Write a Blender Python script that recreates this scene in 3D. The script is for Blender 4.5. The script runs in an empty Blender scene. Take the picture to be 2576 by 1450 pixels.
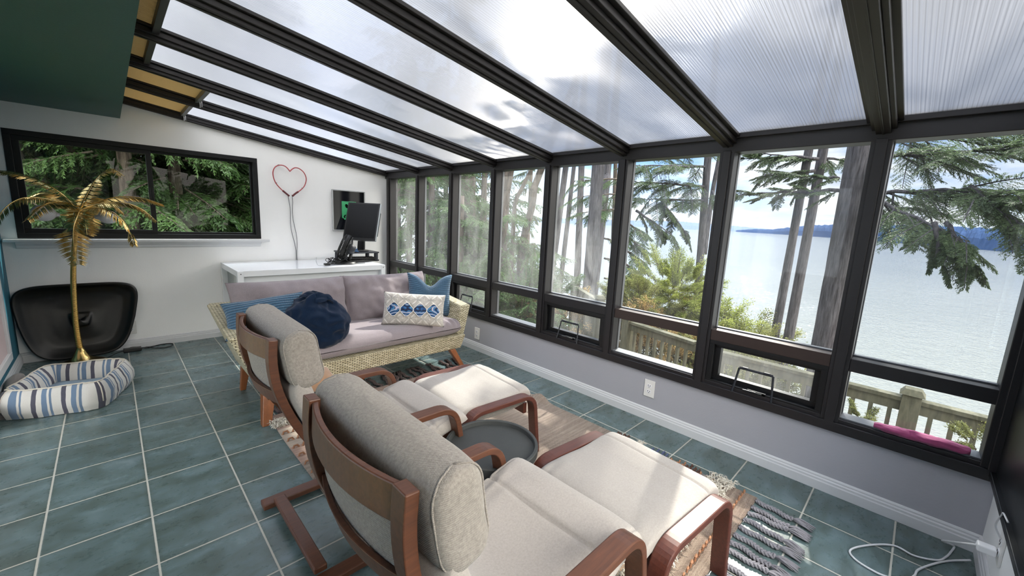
import bpy, math, random
import numpy as np
from mathutils import Vector, Matrix, noise, Euler
PI = math.pi
rnd = random.Random(7)
sc = bpy.context.scene
COL = sc.collection

# ------------------------------------------------------------------ materials
def lin(c):
    return tuple(((v/255)/12.92 if v/255 <= .04045 else ((v/255+.055)/1.055)**2.4) for v in c)
class NT:
    def __init__(s, name):
        s.m = bpy.data.materials.new(name); s.m.use_nodes = True
        s.t = s.m.node_tree; s.t.nodes.clear()
        s.out = s.t.nodes.new('ShaderNodeOutputMaterial')
    def n(s, typ, **kw):
        nd = s.t.nodes.new(typ)
        for k, v in kw.items():
            if k.startswith('_'): setattr(nd, k[1:], v)
            else: s.set(nd, k.replace('__', ' '), v)
        return nd
    def set(s, nd, key, v):
        inp = nd.inputs[int(key[1:])] if key[0] == 'i' and key[1:].isdigit() else nd.inputs[key]
        if hasattr(v, 'is_output') or isinstance(v, bpy.types.NodeSocket): s.t.links.new(v, inp)
        elif isinstance(v, bpy.types.Node): s.t.links.new(v.outputs[0], inp)
        else:
            if isinstance(v, tuple) and len(v) == 3 and inp.type == 'RGBA': v = (*v, 1)
            inp.default_value = v
    def math(s, op, a, b=0.0, c=None, clamp=False):
        nd = s.t.nodes.new('ShaderNodeMath'); nd.operation = op; nd.use_clamp = clamp
        s.set(nd, 'i0', a); s.set(nd, 'i1', b)
        if c is not None: s.set(nd, 'i2', c)
        return nd.outputs[0]
    def ramp(s, fac, stops, interp='LINEAR'):
        nd = s.t.nodes.new('ShaderNodeValToRGB'); s.set(nd, 'Fac', fac); cr = nd.color_ramp; cr.interpolation = interp
        while len(cr.elements) < len(stops): cr.elements.new(.5)
        for e, (p, c) in zip(cr.elements, stops):
            e.position = p; e.color = (*c, 1) if isinstance(c, tuple) else (c, c, c, 1)
        return nd.outputs[0]
    def noise(s, scale, detail=3, rough=.5, vec=None, dist=0.0, out='Fac'):
        nd = s.t.nodes.new('ShaderNodeTexNoise'); nd.inputs['Scale'].default_value = scale
        nd.inputs['Detail'].default_value = detail; nd.inputs['Roughness'].default_value = rough; nd.inputs['Distortion'].default_value = dist
        if vec is not None: s.set(nd, 'Vector', vec)
        return nd.outputs[out]
    def mix(s, fac, a, b, blend='MIX'):
        nd = s.t.nodes.new('ShaderNodeMix'); nd.data_type = 'RGBA'; nd.blend_type = blend
        s.set(nd, 'i0', fac)
        for k, v in ((6, a), (7, b)):
            s.set(nd, 'i%d' % k, v)
        return nd.outputs[2]
    def obj(s): return s.t.nodes.new('ShaderNodeTexCoord').outputs['Object']
    def uv(s): return s.t.nodes.new('ShaderNodeTexCoord').outputs['UV']
    def pos(s): return s.t.nodes.new('ShaderNodeNewGeometry').outputs['Position']
    def xyz(s, v):
        nd = s.t.nodes.new('ShaderNodeSeparateXYZ'); s.set(nd, 'i0', v); return nd.outputs
    def comb(s, x=0., y=0., z=0.):
        nd = s.t.nodes.new('ShaderNodeCombineXYZ'); s.set(nd, 'i0', x); s.set(nd, 'i1', y); s.set(nd, 'i2', z); return nd.outputs[0]
    def scale(s, v, sc_, rot=(0, 0, 0)):
        nd = s.t.nodes.new('ShaderNodeMapping'); s.set(nd, 'i0', v); nd.inputs['Scale'].default_value = sc_; nd.inputs['Rotation'].default_value = rot; return nd.outputs[0]
    def bump(s, h, strength=.3, dist=.01):
        nd = s.t.nodes.new('ShaderNodeBump'); s.set(nd, 'Height', h); nd.inputs['Strength'].default_value = strength; nd.inputs['Distance'].default_value = dist
        return nd.outputs[0]
    def bsdf(s, color, rough=.5, normal=None, spec=.5, metal=0., sheen=0., sub=0., trans=0., coat=0.):
        nd = s.t.nodes.new('ShaderNodeBsdfPrincipled')
        s.set(nd, 'Base Color', color); s.set(nd, 'Roughness', rough); s.set(nd, 'Metallic', metal); s.set(nd, 'Specular IOR Level', spec)
        if sheen: s.set(nd, 'Sheen Weight', sheen)
        if coat: s.set(nd, 'Coat Weight', coat)
        if trans: s.set(nd, 'Transmission Weight', trans)
        if normal is not None: s.set(nd, 'Normal', normal)
        return nd.outputs[0]
    def end(s, sh):
        s.t.links.new(sh, s.out.inputs['Surface']); return s.m
def plain(name, rgb, rough=.5, spec=.5, metal=0., nscale=0, nstr=.05, var=.06, sheen=0., coat=0.):
    k = NT(name); c = lin(rgb)
    o = k.obj(); f = k.noise(nscale or 6, 3, .6, o)
    col = k.mix(f, tuple(v*(1-var) for v in c), tuple(min(1, v*(1+var)) for v in c))
    nm = k.bump(k.noise((nscale or 6)*12, 2, .5, o), nstr, .002)
    return k.end(k.bsdf(col, rough, nm, spec, metal, sheen, coat=coat))
M = {}
def mats():
    P = plain
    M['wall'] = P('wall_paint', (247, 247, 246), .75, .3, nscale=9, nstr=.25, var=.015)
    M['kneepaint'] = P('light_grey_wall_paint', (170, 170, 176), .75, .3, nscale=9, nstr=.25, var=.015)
    M['teal'] = P('teal_paint', (52, 108, 128), .6, .3, nscale=6, nstr=.2, var=.03)
    M['green'] = P('green_ceiling_paint', (32, 76, 76), .5, .5, nscale=12, nstr=.35, var=.05)
    M['trim'] = P('white_trim', (212, 213, 215), .4, .5, var=.01)
    M['bronze'] = P('dark_bronze_aluminium', (36, 34, 36), .42, .5, metal=.12, var=.08)
    M['bronze2'] = P('brown_aluminium', (62, 50, 46), .42, .5, metal=.3, var=.08)
    M['blackframe'] = P('black_window_frame', (17, 18, 20), .4, .4, var=.05)
    M['alu'] = P('aluminium_ledge', (104, 106, 110), .4, .5, metal=.4, var=.04)
    M['beige'] = None
    M['desk'] = P('white_lacquer', (232, 234, 238), .14, .55, var=.005, nstr=.0)
    M['black'] = P('black_plastic', (14, 15, 16), .38, .5, var=.1)
    M['blackmat'] = P('black_rubber', (20, 20, 21), .6, .4, var=.1)
    M['tub'] = P('black_moulded_plastic', (9, 10, 11), .33, .5, nscale=40, nstr=.3, var=.1)
    M['screen'] = P('monitor_glass', (10, 11, 12), .3, .25, var=.02, nstr=0)
    M['silver'] = P('silver_plastic', (198, 200, 204), .25, .6, metal=.6, var=.02)
    M['darkgrey'] = P('dark_grey_plastic', (42, 45, 52), .5, .4)
    M['chrome'] = P('steel', (190, 190, 190), .2, .5, metal=1.)
    M['white'] = P('white_plastic', (238, 238, 240), .35, .5, var=.01)
    M['ivory'] = P('outlet_ivory', (232, 230, 226), .35, .5, var=.01)
    M['slot'] = P('outlet_slot', (20, 20, 20), .6)
    M['cord'] = P('black_cord', (18, 18, 20), .5)
    M['greycord'] = P('grey_cord', (70, 70, 74), .5)
    M['whitecord'] = P('white_cord', (220, 220, 222), .4)
    M['neon'] = P('pink_neon_tube', (178, 72, 76), .3, .6, var=.02)
    M['neonend'] = P('dark_red_sleeve', (96, 28, 34), .4)
    M['table'] = P('grey_stone_table', (60, 62, 62), .62, .35, nscale=14, nstr=.15, var=.14)
    M['tabledark'] = P('grey_table_side', (46, 48, 48), .6, .35, var=.1)
    M['pink'] = P('pink_towel', (172, 78, 124), .9, .2, nscale=60, nstr=.8, var=.2, sheen=.4)
    M['mat'] = P('grey_plush', (120, 114, 112), .95, .1, nscale=60, nstr=1., var=.25, sheen=.4)
    M['tan'] = P('tan_suede', (158, 124, 98), .85, .2, nscale=30, nstr=.3, var=.08, sheen=.3)
    k = NT('frosted_globe'); o = k.obj(); a_n = k.xyz(o)
    sw = k.math('MULTIPLY_ADD', k.math('SINE', k.math('MULTIPLY', k.math('ADD', a_n[2], k.math('MULTIPLY', a_n[0], 1.2)), 420)), .5, .5)
    d = k.bsdf(k.mix(sw, lin((226, 222, 226)), lin((246, 244, 246))), .2, None, .5); tl = k.n('ShaderNodeBsdfTranslucent', Color=(.95, .93, .95)); mx = k.n('ShaderNodeMixShader', i0=.08, i1=d, i2=tl.outputs[0]); M['fixture'] = k.end(mx.outputs[0])
    M['greenart'] = None
    M['bluecable'] = P('blue_cable', (54, 96, 142), .5)
    M['deck'] = None
    # gold
    k = NT('polished_brass'); o = k.obj()
    M['gold'] = k.end(k.bsdf(k.mix(k.noise(12, 2, .5, o), lin((214, 180, 108)), lin((240, 212, 150))), .24, k.bump(k.noise(90, 2, .5, o), .06, .002), .5, 1.))
    k = NT('ribbed_brass'); o = k.obj(); z = k.xyz(o)[2]
    w = k.math('SINE', k.math('MULTIPLY', z, 2*PI/.0085))
    M['goldrib'] = k.end(k.bsdf(lin((206, 168, 96)), .25, k.bump(w, .5, .002), .5, 1.))
    # chrome-ish bentwood
    def wood(name, a, b, axis=(2, 18, 18), rough=.38, coat=.15):
        k = NT(name); o = k.scale(k.obj(), axis)
        f = k.noise(3, 5, .6, o, .4)
        col = k.ramp(f, [(.25, lin(a)), (.75, lin(b))])
        return k.end(k.bsdf(col, rough, k.bump(f, .05, .003), .5, coat=coat))
    M['poangwood'] = wood('brown_bentwood', (74, 44, 31), (104, 63, 42), (3, 30, 30), .44, .06)
    M['poangedge'] = wood('reddish_bentwood', (112, 58, 36), (140, 76, 46), (3, 30, 30))
    M['ottowood'] = wood('red_brown_bentwood', (70, 36, 28), (98, 52, 40), (3, 30, 30), .46, .04)
    M['sofaleg'] = wood('orange_brown_wood', (112, 64, 32), (146, 86, 46), (20, 20, 3))
    M['bark'] = None
    # fabric
    def fabric(name, a, b, sc_=700, bump=.5, wr=.0, sheen=.2, var2=.1):
        k = NT(name); o = k.obj(); x, y, z = k.xyz(k.scale(o, (sc_, sc_, sc_)))
        w1 = k.math('MULTIPLY', k.math('SINE', x), k.math('SINE', k.math('ADD', y, z)))
        f = k.noise(160, 3, .7, o); g = k.noise(5, 3, .5, o)
        h = k.math('ADD', k.math('MULTIPLY', w1, .35), f)
        col = k.mix(k.math('MULTIPLY_ADD', f, 1.6, -.3, clamp=True), lin(a), lin(b))
        col = k.mix(k.math('MULTIPLY', g, var2), col, tuple(v*.6 for v in lin(a)))
        return k.end(k.bsdf(col, .92, k.bump(h, bump, .0015), .15, sheen=sheen))
    M['linen'] = fabric('beige_linen', (162, 155, 149), (186, 179, 173), 2200, .35)
    M['linenback'] = fabric('shaded_beige_linen', (128, 122, 116), (178, 170, 162), 1900, .6)  # same beige linen with the shade of the chair backs put into its colour
    M['cotton'] = fabric('off_white_cotton', (154, 148, 143), (174, 168, 163), 3000, .3)
    M['sofafab'] = fabric('grey_mauve_fabric', (128, 119, 124), (148, 138, 142), 1600, .25)
    M['navy'] = fabric('navy_linen', (7, 21, 42), (14, 36, 62), 900, .4, sheen=.12)
    M['bed_in'] = fabric('blue_grey_plush', (98, 124, 146), (132, 156, 174), 500, .9)
    # knitted blue with ribs
    k = NT('blue_ribbed_knit'); u = k.xyz(k.uv())
    r = k.math('SINE', k.math('MULTIPLY', u[1], 2*PI*52)); r2 = k.math('SINE', k.math('MULTIPLY', u[0], 2*PI*150))
    h = k.math('ADD', r, k.math('MULTIPLY', r2, .35))
    col = k.mix(k.math('MULTIPLY_ADD', h, .35, .5, clamp=True), lin((40, 70, 96)), lin((84, 120, 148)))
    M['knit'] = k.end(k.bsdf(col, .95, k.bump(h, .9, .003), .1, sheen=.3))
    # stripes for dog bed : uv.x in metres around
    k = NT('striped_canvas'); u = k.xyz(k.uv())[0]
    f = k.math('FRACT', k.math('DIVIDE', k.math('ADD', u, 10), .152))
    W, D, B_ = lin((212, 210, 206)), lin((62, 62, 82)), lin((96, 122, 152))
    col = k.ramp(f, [(0, W), (.2, D), (.36, W), (.54, B_), (.72, W), (.80, B_), (.88, W)], 'CONSTANT')
    o = k.obj(); nz = k.noise(260, 3, .6, o)
    col = k.mix(k.math('MULTIPLY', nz, .3), col, (.3, .3, .3))
    M['stripe'] = k.end(k.bsdf(col, .9, k.bump(nz, .4, .002), .15, sheen=.15))
    # wicker (uv in metres)
    k = NT('woven_rattan'); uv = k.xyz(k.uv())
    U = k.math('DIVIDE', uv[0], .036); V = k.math('DIVIDE', uv[1], .0105)
    row = k.math('FLOOR', V); fv = k.math('FRACT', V)
    sh = k.math('MULTIPLY', k.math('MODULO', k.math('ADD', row, 1000), 2), .5)
    fu = k.math('FRACT', k.math('ADD', U, sh))
    hu = k.math('SINE', k.math('MULTIPLY', fu, PI)); hv = k.math('SINE', k.math('MULTIPLY', fv, PI))
    h = k.math('MULTIPLY', k.math('POWER', hu, .6), k.math('POWER', hv, .6))
    cellv = k.n('ShaderNodeTexWhiteNoise', _noise_dimensions='2D'); k.set(cellv, 'Vector', k.comb(k.math('FLOOR', k.math('ADD', U, sh)), row))
    base = k.mix(cellv.outputs[0], lin((178, 168, 136)), lin((232, 224, 196)))
    big = k.noise(9, 2, .5, k.obj())
    base = k.mix(k.math('MULTIPLY', big, .5), base, lin((206, 194, 160)))
    col = k.mix(k.math('MULTIPLY_ADD', h, 2.4, -.35, clamp=True), lin((62, 52, 36)), base)
    M['wicker'] = k.end(k.bsdf(col, .55, k.bump(h, 1., .006), .4))
    # macrame
    k = NT('cream_macrame'); uv = k.uv(); u = k.xyz(uv)
    a = k.math('ADD', u[0], u[1]); b = k.math('SUBTRACT', u[0], u[1])
    def tri(v, p=.075): return k.math('ABSOLUTE', k.math('SUBTRACT', k.math('FRACT', k.math('DIVIDE', k.math('ADD', v, 10), p)), .5))
    d = k.math('MINIMUM', tri(a, .11), tri(b, .11))
    line = k.math('LESS_THAN', d, .075)
    fans = k.math('SINE', k.math('MULTIPLY', k.math('ARCTAN2', tri(a, .11), tri(b, .11)), 26))
    h = k.math('ADD', k.math('MULTIPLY', line, 1.5), k.math('MULTIPLY', fans, .6))
    col = k.mix(k.math('MULTIPLY_ADD', h, .28, .45, clamp=True), lin((158, 150, 142)), lin((240, 235, 228)))
    M['macrame'] = k.end(k.bsdf(col, .9, k.bump(h, .9, .003), .1, sheen=.2))
    k = NT('blue_swirl_cloth'); o = k.obj()
    wv = k.n('ShaderNodeTexWave', _wave_type='RINGS'); k.set(wv, 'Vector', k.scale(o, (1, 1, 1))); k.set(wv, 'Scale', 26.); k.set(wv, 'Distortion', 3.); k.set(wv, 'Detail', 1.)
    col = k.ramp(wv.outputs[1], [(0, lin((18, 24, 52))), (.35, lin((36, 90, 146))), (.6, lin((84, 150, 192))), (.8, lin((22, 30, 60))), (.97, lin((180, 180, 200)))])
    M['swirl'] = k.end(k.bsdf(col, .6, None, .3))
    # floor tiles
    k = NT('slate_tile_floor'); p = k.pos(); x, y, z = k.xyz(p)
    def cell(v): return k.math('MULTIPLY', v, 3.)
    fx = k.math('FRACT', k.math('ADD', cell(x), 100)); fy = k.math('FRACT', k.math('ADD', cell(y), 100))
    ex = k.math('MINIMUM', fx, k.math('SUBTRACT', 1, fx)); ey = k.math('MINIMUM', fy, k.math('SUBTRACT', 1, fy))
    e = k.math('MINIMUM', ex, ey)
    jit = k.math('MULTIPLY_ADD', k.noise(60, 2, .5, p), .004, -.002)
    g = k.math('LESS_THAN', k.math('ADD', e, jit), .0105)
    wn = k.n('ShaderNodeTexWhiteNoise', _noise_dimensions='2D'); k.set(wn, 'Vector', k.comb(k.math('FLOOR', k.math('ADD', cell(x), 100)), k.math('FLOOR', k.math('ADD', cell(y), 100))))
    rv = wn.outputs[1]
    off = k.n('ShaderNodeVectorMath', _operation='ADD'); k.set(off, 'i0', k.scale(p, (1, 1.6, 1))); sc2 = k.n('ShaderNodeVectorMath', _operation='SCALE'); k.set(sc2, 'i0', rv); sc2.inputs['Scale'].default_value = 7; k.set(off, 'i1', sc2.outputs[0])
    n1 = k.noise(5.5, 6, .6, off.outputs[0], .6); n2 = k.noise(22, 7, .7, off.outputs[0], .15)
    c1 = k.ramp(n1, [(.28, lin((74, 86, 80))), (.45, lin((90, 107, 106))), (.6, lin((106, 126, 129))), (.78, lin((132, 150, 157)))])
    c2 = k.mix(k.math('MULTIPLY', k.math('MULTIPLY_ADD', n2, 1.5, -.55, clamp=True), .35), c1, lin((78, 92, 88)))
    c3 = k.mix(k.math('MULTIPLY', wn.outputs[0], .22), c2, lin((66, 78, 78)))
    edge = k.math('MULTIPLY_ADD', e, -18, 1.1, clamp=True)
    c4 = k.mix(k.math('MULTIPLY', edge, k.math('MULTIPLY', n1, .7)), c3, lin((70, 78, 70)))
    col = k.mix(g, c4, lin((188, 186, 176)))
    rgh = k.math('ADD', k.math('MULTIPLY', n2, .22), k.math('MULTIPLY_ADD', g, .3, .18))
    hh = k.math('SUBTRACT', k.math('MULTIPLY', n2, .12), k.math('MULTIPLY_ADD', e, -30, .6, clamp=True))
    M['floor'] = k.end(k.bsdf(col, rgh, k.bump(hh, .35, .003), .5))
    # rug
    k = NT('striped_woven_rug'); o = k.obj(); x, y, z = k.xyz(o)
    st = k.n('ShaderNodeTexNoise', _noise_dimensions='1D'); st.inputs['Scale'].default_value = 55; st.inputs['Detail'].default_value = 4
    k.set(st, 'W', k.math('ADD', y, k.math('MULTIPLY', k.noise(2.2, 2, .5, o), .02)))
    sn = k.noise(40, 4, .7, k.scale(o, (.25, 3.2, 1)))
    mixf = k.math('ADD', k.math('MULTIPLY', st.outputs['Fac'], .45), k.math('MULTIPLY', sn, .55))
    c = k.ramp(mixf, [(.34, lin((78, 62, 54))), (.46, lin((120, 102, 92))), (.54, lin((160, 142, 126))), (.66, lin((190, 176, 158))), (.78, lin((112, 104, 110)))])
    bandf = k.math('MULTIPLY_ADD', y, 1/2.5, .592)   # 0 at y=-1.48, 1 at y=1.02
    band = k.ramp(bandf, [(0, lin((122, 92, 70))), (.06, lin((186, 152, 118))), (.10, lin((74, 80, 104))), (.13, lin((142, 108, 80))), (.2, lin((84, 64, 54))), (.25, lin((110, 100, 92))), (.32, lin((70, 56, 50))), (.36, lin((132, 114, 102))), (.60, lin((146, 130, 116))), (.72, lin((196, 150, 130))), (.80, lin((214, 196, 176))), (.9, lin((156, 116, 104)))], 'CONSTANT')
    c = k.mix(.45, k.mix(.35, c, lin((190, 176, 162))), band)
    wv = k.math('MULTIPLY', k.math('SINE', k.math('MULTIPLY', x, 700)), k.math('SINE', k.math('MULTIPLY', y, 900)))
    M['rug'] = k.end(k.bsdf(c, .95, k.bump(k.math('ADD', k.math('MULTIPLY', wv, .3), sn), 1., .006), .1, sheen=.2))
    M['shag'] = plain('cream_wool', (206, 200, 188), .95, .1, nscale=30, nstr=.5, var=.15)
    M['yarn'] = plain('grey_wool', (134, 132, 138), .95, .1, nscale=60, nstr=.6, var=.2)
    M['yarn_brown'] = plain('brown_wool', (96, 84, 82), .95, .1, nscale=60, nstr=.6, var=.3)
    M['loops'] = plain('brown_black_wool', (92, 68, 60), .95, .1, nscale=25, nstr=.6, var=.5)
    # beige corrugated polycarbonate over the soffit edge
    k = NT('beige_polycarbonate'); p = k.pos(); y = k.xyz(p)[1]
    w = k.math('SINE', k.math('MULTIPLY', y, 2*PI/.016))
    d = k.n('ShaderNodeBsdfDiffuse', Color=lin((196, 182, 146))); k.set(d, 'Normal', k.bump(w, .6, .004))
    tl = k.n('ShaderNodeBsdfTranslucent', Color=lin((208, 186, 140)))
    mx = k.n('ShaderNodeMixShader', i0=.22, i1=d.outputs[0], i2=tl.outputs[0]); M['beige'] = k.end(mx.outputs[0])
    # picture art
    k = NT('green_print'); o = k.obj()
    v = k.n('ShaderNodeTexVoronoi', Scale=22.); k.set(v, 'Vector', o)
    col = k.mix(k.math('GREATER_THAN', k.noise(16, 2, .5, o), .56), lin((84, 190, 130)), lin((16, 30, 24)))
    M['greenart'] = k.end(k.bsdf(col, .15, None, .5))
    M['artblack'] = plain('picture_mount', (20, 22, 28), .08, .6, nstr=0)
    # deck wood
    k = NT('weathered_wood'); o = k.obj(); f = k.noise(4, 5, .6, k.scale(o, (8, 8, 1.5)))
    M['deck'] = k.end(k.bsdf(k.ramp(f, [(.3, lin((62, 62, 50))), (.7, lin((94, 92, 76)))]), .8, k.bump(f, .3, .004), .2))
    k = NT('deck_boards'); o = k.obj(); f = k.noise(4, 5, .6, k.scale(o, (1.5, 12, 1)))
    M['boards'] = k.end(k.bsdf(k.ramp(f, [(.3, lin((96, 86, 74))), (.7, lin((140, 128, 110)))]), .8, k.bump(f, .3, .004), .2))
    # bark
    k = NT('grey_fir_bark'); o = k.obj(); f = k.noise(3, 6, .7, k.scale(o, (13, 13, 1.3)), .25); f2 = k.noise(1.2, 2, .5, o)
    c = k.ramp(f, [(.3, lin((46, 44, 47))), (.5, lin((84, 82, 87))), (.7, lin((112, 110, 115)))])
    M['bark'] = k.end(k.bsdf(c, .9, k.bump(f, 1., .06), .1))
    k = NT('brown_bark'); o = k.obj(); f = k.noise(3, 6, .65, k.scale(o, (6, 6, 1.1)), .8)
    M['bark2'] = k.end(k.bsdf(k.ramp(f, [(.3, lin((46, 40, 36))), (.7, lin((104, 94, 86)))]), .9, k.bump(f, 1., .05), .1))
    def leaf(name, a, b, t=.45):
        k = NT(name); o = k.obj()
        f = k.noise(1.6, 3, .6, o); g = k.noise(30, 1, .5, o)
        col = k.mix(k.math('MULTIPLY_ADD', k.math('ADD', f, g), 1.3, -.8, clamp=True), lin(a), lin(b))
        d = k.bsdf(col, .55, None, .3); tl = k.n('ShaderNodeBsdfTranslucent'); k.set(tl, 'Color', col)
        mx = k.n('ShaderNodeMixShader', i0=t, i1=d, i2=tl.outputs[0]); return k.end(mx.outputs[0])
    M['fir'] = leaf('fir_needles', (46, 62, 44), (92, 110, 74))
    M['cedar'] = leaf('cedar_sprays', (40, 64, 34), (88, 116, 62))
    M['cedardark'] = leaf('dark_cedar_sprays', (24, 44, 22), (62, 90, 42))
    M['madrona'] = leaf('yellow_green_leaves', (92, 110, 44), (168, 174, 88))
    M['shrub'] = leaf('olive_leaves', (80, 92, 48), (140, 140, 80))
    M['russet'] = leaf('russet_undergrowth', (126, 96, 58), (190, 168, 112))
    k = NT('hillside_ground'); f = k.noise(.8, 5, .6, k.pos())
    M['ground'] = k.end(k.bsdf(k.ramp(f, [(.3, lin((70, 74, 44))), (.7, lin((120, 112, 76)))]), .95, None, .1))
    k = NT('hazed_far_forest'); f = k.noise(.02, 5, .7, k.pos())
    M['hill'] = k.end(k.bsdf(k.ramp(f, [(.3, lin((30, 42, 62))), (.7, lin((40, 54, 78)))]), 1., None, .0))  # blue of aerial haze mixed into the forest colour
    k = NT('hazed_pale_forest')
    M['hill2'] = k.end(k.bsdf(lin((72, 82, 100)), 1., None, .0))  # paler blue base colour stands in for thicker haze over the far shore
    # water
    k = NT('sea_water'); p = k.pos()
    n1 = k.noise(1.1, 2, .5, k.scale(p, (1, .7, 1)), .3); n2 = k.noise(.15, 2, .6, p)
    h = k.math('ADD', n1, k.math('MULTIPLY', n2, 1.2))
    n3 = k.noise(.004, 3, .6, p)
    col = k.mix(n3, lin((74, 77, 74)), lin((92, 93, 88)))
    M['water'] = k.end(k.bsdf(col, .06, k.bump(h, .34, 1.), .16))
    # window glass
    def glass(name, dirt=.035, fog=None, tint=(1, 1, 1)):
        k = NT(name)
        tr = k.n('ShaderNodeBsdfTransparent', Color=(.95*tint[0], .965*tint[1], .96*tint[2])); gl = k.n('ShaderNodeBsdfGlossy', Roughness=.01)
        fr = k.n('ShaderNodeFresnel', IOR=1.5)
        bf = k.t.nodes.new('ShaderNodeNewGeometry').outputs['Backfacing']; ff = k.math('MULTIPLY', fr.outputs[0], k.math('SUBTRACT', 1, bf))
        m1 = k.n('ShaderNodeMixShader', i0=ff, i1=tr.outputs[0], i2=gl.outputs[0])
        d = k.n('ShaderNodeBsdfTranslucent', Color=(.9, .92, .92)); d2 = k.n('ShaderNodeBsdfDiffuse', Color=(.85, .88, .88))
        dd = k.n('ShaderNodeMixShader', i0=.35, i1=d.outputs[0], i2=d2.outputs[0])
        o = k.pos(); nz = k.noise(7, 4, .6, k.scale(o, (1, 1, .35)), .5)
        fac = k.math('MULTIPLY', k.math('MULTIPLY_ADD', nz, 1.6, -.3, clamp=True), dirt)
        fac = k.math('MULTIPLY', fac, k.math('SUBTRACT', 1, bf))
        if fog: fac = k.math('ADD', fac, k.math('MULTIPLY', fog(k, o, nz), k.math('SUBTRACT', 1, bf)), clamp=True)
        m2 = k.n('ShaderNodeMixShader', i0=fac, i1=m1.outputs[0], i2=dd.outputs[0])
        return k.end(m2.outputs[0])
    M['glass'] = glass('window_glass')
    M['glassdirty'] = glass('dusty_window_glass', .20)
    M['glassfog'] = glass('fogged_window_glass', .08, lambda k, o, nz: k.math('MULTIPLY', k.math('MULTIPLY_ADD', nz, 1.5, -.5, clamp=True), k.math('MULTIPLY_ADD', k.xyz(o)[2], -.6, 1.05, clamp=True)))
    k = NT('double_glazing'); tr = k.n('ShaderNodeBsdfTransparent', Color=(.90, .93, .90)); gl = k.n('ShaderNodeBsdfGlossy', Roughness=.01)
    fr = k.n('ShaderNodeFresnel', IOR=1.7); bf = k.t.nodes.new('ShaderNodeNewGeometry').outputs['Backfacing']; m1 = k.n('ShaderNodeMixShader', i0=k.math('MULTIPLY', fr.outputs[0], k.math('SUBTRACT', 1, bf)), i1=tr.outputs[0], i2=gl.outputs[0])
    M['glassdark'] = k.end(m1.outputs[0])
    # roof sheet: fluted polycarbonate, flutes along x
    k = NT('fluted_polycarbonate'); p = k.pos(); x, y, z = k.xyz(p)
    ph = k.math('MULTIPLY', y, 2*PI/.011)
    w = k.math('ADD', k.math('SINE', ph), k.math('MULTIPLY', k.noise(120, 2, .5, k.comb(k.math('MULTIPLY', x, .02), y, 0.)), 1.2))
    nrm = k.bump(w, 1., .0035)
    rib = k.math('LESS_THAN', k.math('FRACT', k.math('MULTIPLY', y, 1/.014)), .22)
    fac_ = k.math('MULTIPLY_ADD', k.math('MULTIPLY_ADD', k.noise(40, 2, .5, k.comb(0., y, 0.)), .6, .4), -.55, 0.)
    grime = k.noise(3.0, 4, .6, k.scale(p, (.45, 1.6, 1)))
    rf = k.n('ShaderNodeBsdfRefraction', IOR=1.12, Roughness=.42, Color=(.185, .195, .215)); k.set(rf, 'Normal', nrm)
    shade = k.math('ADD', 1.12, k.math('MULTIPLY', rib, fac_))
    k.set(rf, 'Color', k.mix(1., (.15, .158, .175), k.comb(shade, shade, shade), 'MULTIPLY'))
    tl = k.n('ShaderNodeBsdfTranslucent'); k.set(tl, 'Color', k.mix(1., (.125, .131, .146), k.comb(shade, shade, shade), 'MULTIPLY'))
    tr = k.n('ShaderNodeBsdfTransparent', Color=(.9, .93, 1.))
    a = k.n('ShaderNodeMixShader', i0=.40, i1=rf.outputs[0], i2=tl.outputs[0])
    tr.inputs[0].default_value = (.85, .87, .9, 1)
    a0 = k.n('ShaderNodeMixShader', i0=.05, i1=a.outputs[0], i2=tr.outputs[0]); a = a0
    hb = k.n('ShaderNodeBsdfHair', _component='Transmission', Color=(.85, .83, .80), RoughnessU=.015, RoughnessV=1.0); k.set(hb, 'Tangent', k.comb(-.9897, 0., .1432))
    a1 = k.n('ShaderNodeMixShader', i0=.18, i1=a.outputs[0], i2=hb.outputs[0]); a = a1
    edge = k.math('MULTIPLY_ADD', x, 9, -25.9, clamp=True)    # grime gathered at the eaves end
    df = k.n('ShaderNodeBsdfDiffuse', Color=lin((120, 112, 70)))
    b = k.n('ShaderNodeMixShader', i0=k.math('MULTIPLY', edge, k.math('MULTIPLY_ADD', grime, 1.6, -.3, clamp=True)), i1=a.outputs[0], i2=df.outputs[0])
    gl = k.n('ShaderNodeBsdfGlossy', Roughness=.12); k.set(gl, 'Normal', nrm)
    c = k.n('ShaderNodeMixShader', i0=.05, i1=b.outputs[0], i2=gl.outputs[0])
    M['poly'] = k.end(c.outputs[0])
mats()

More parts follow.
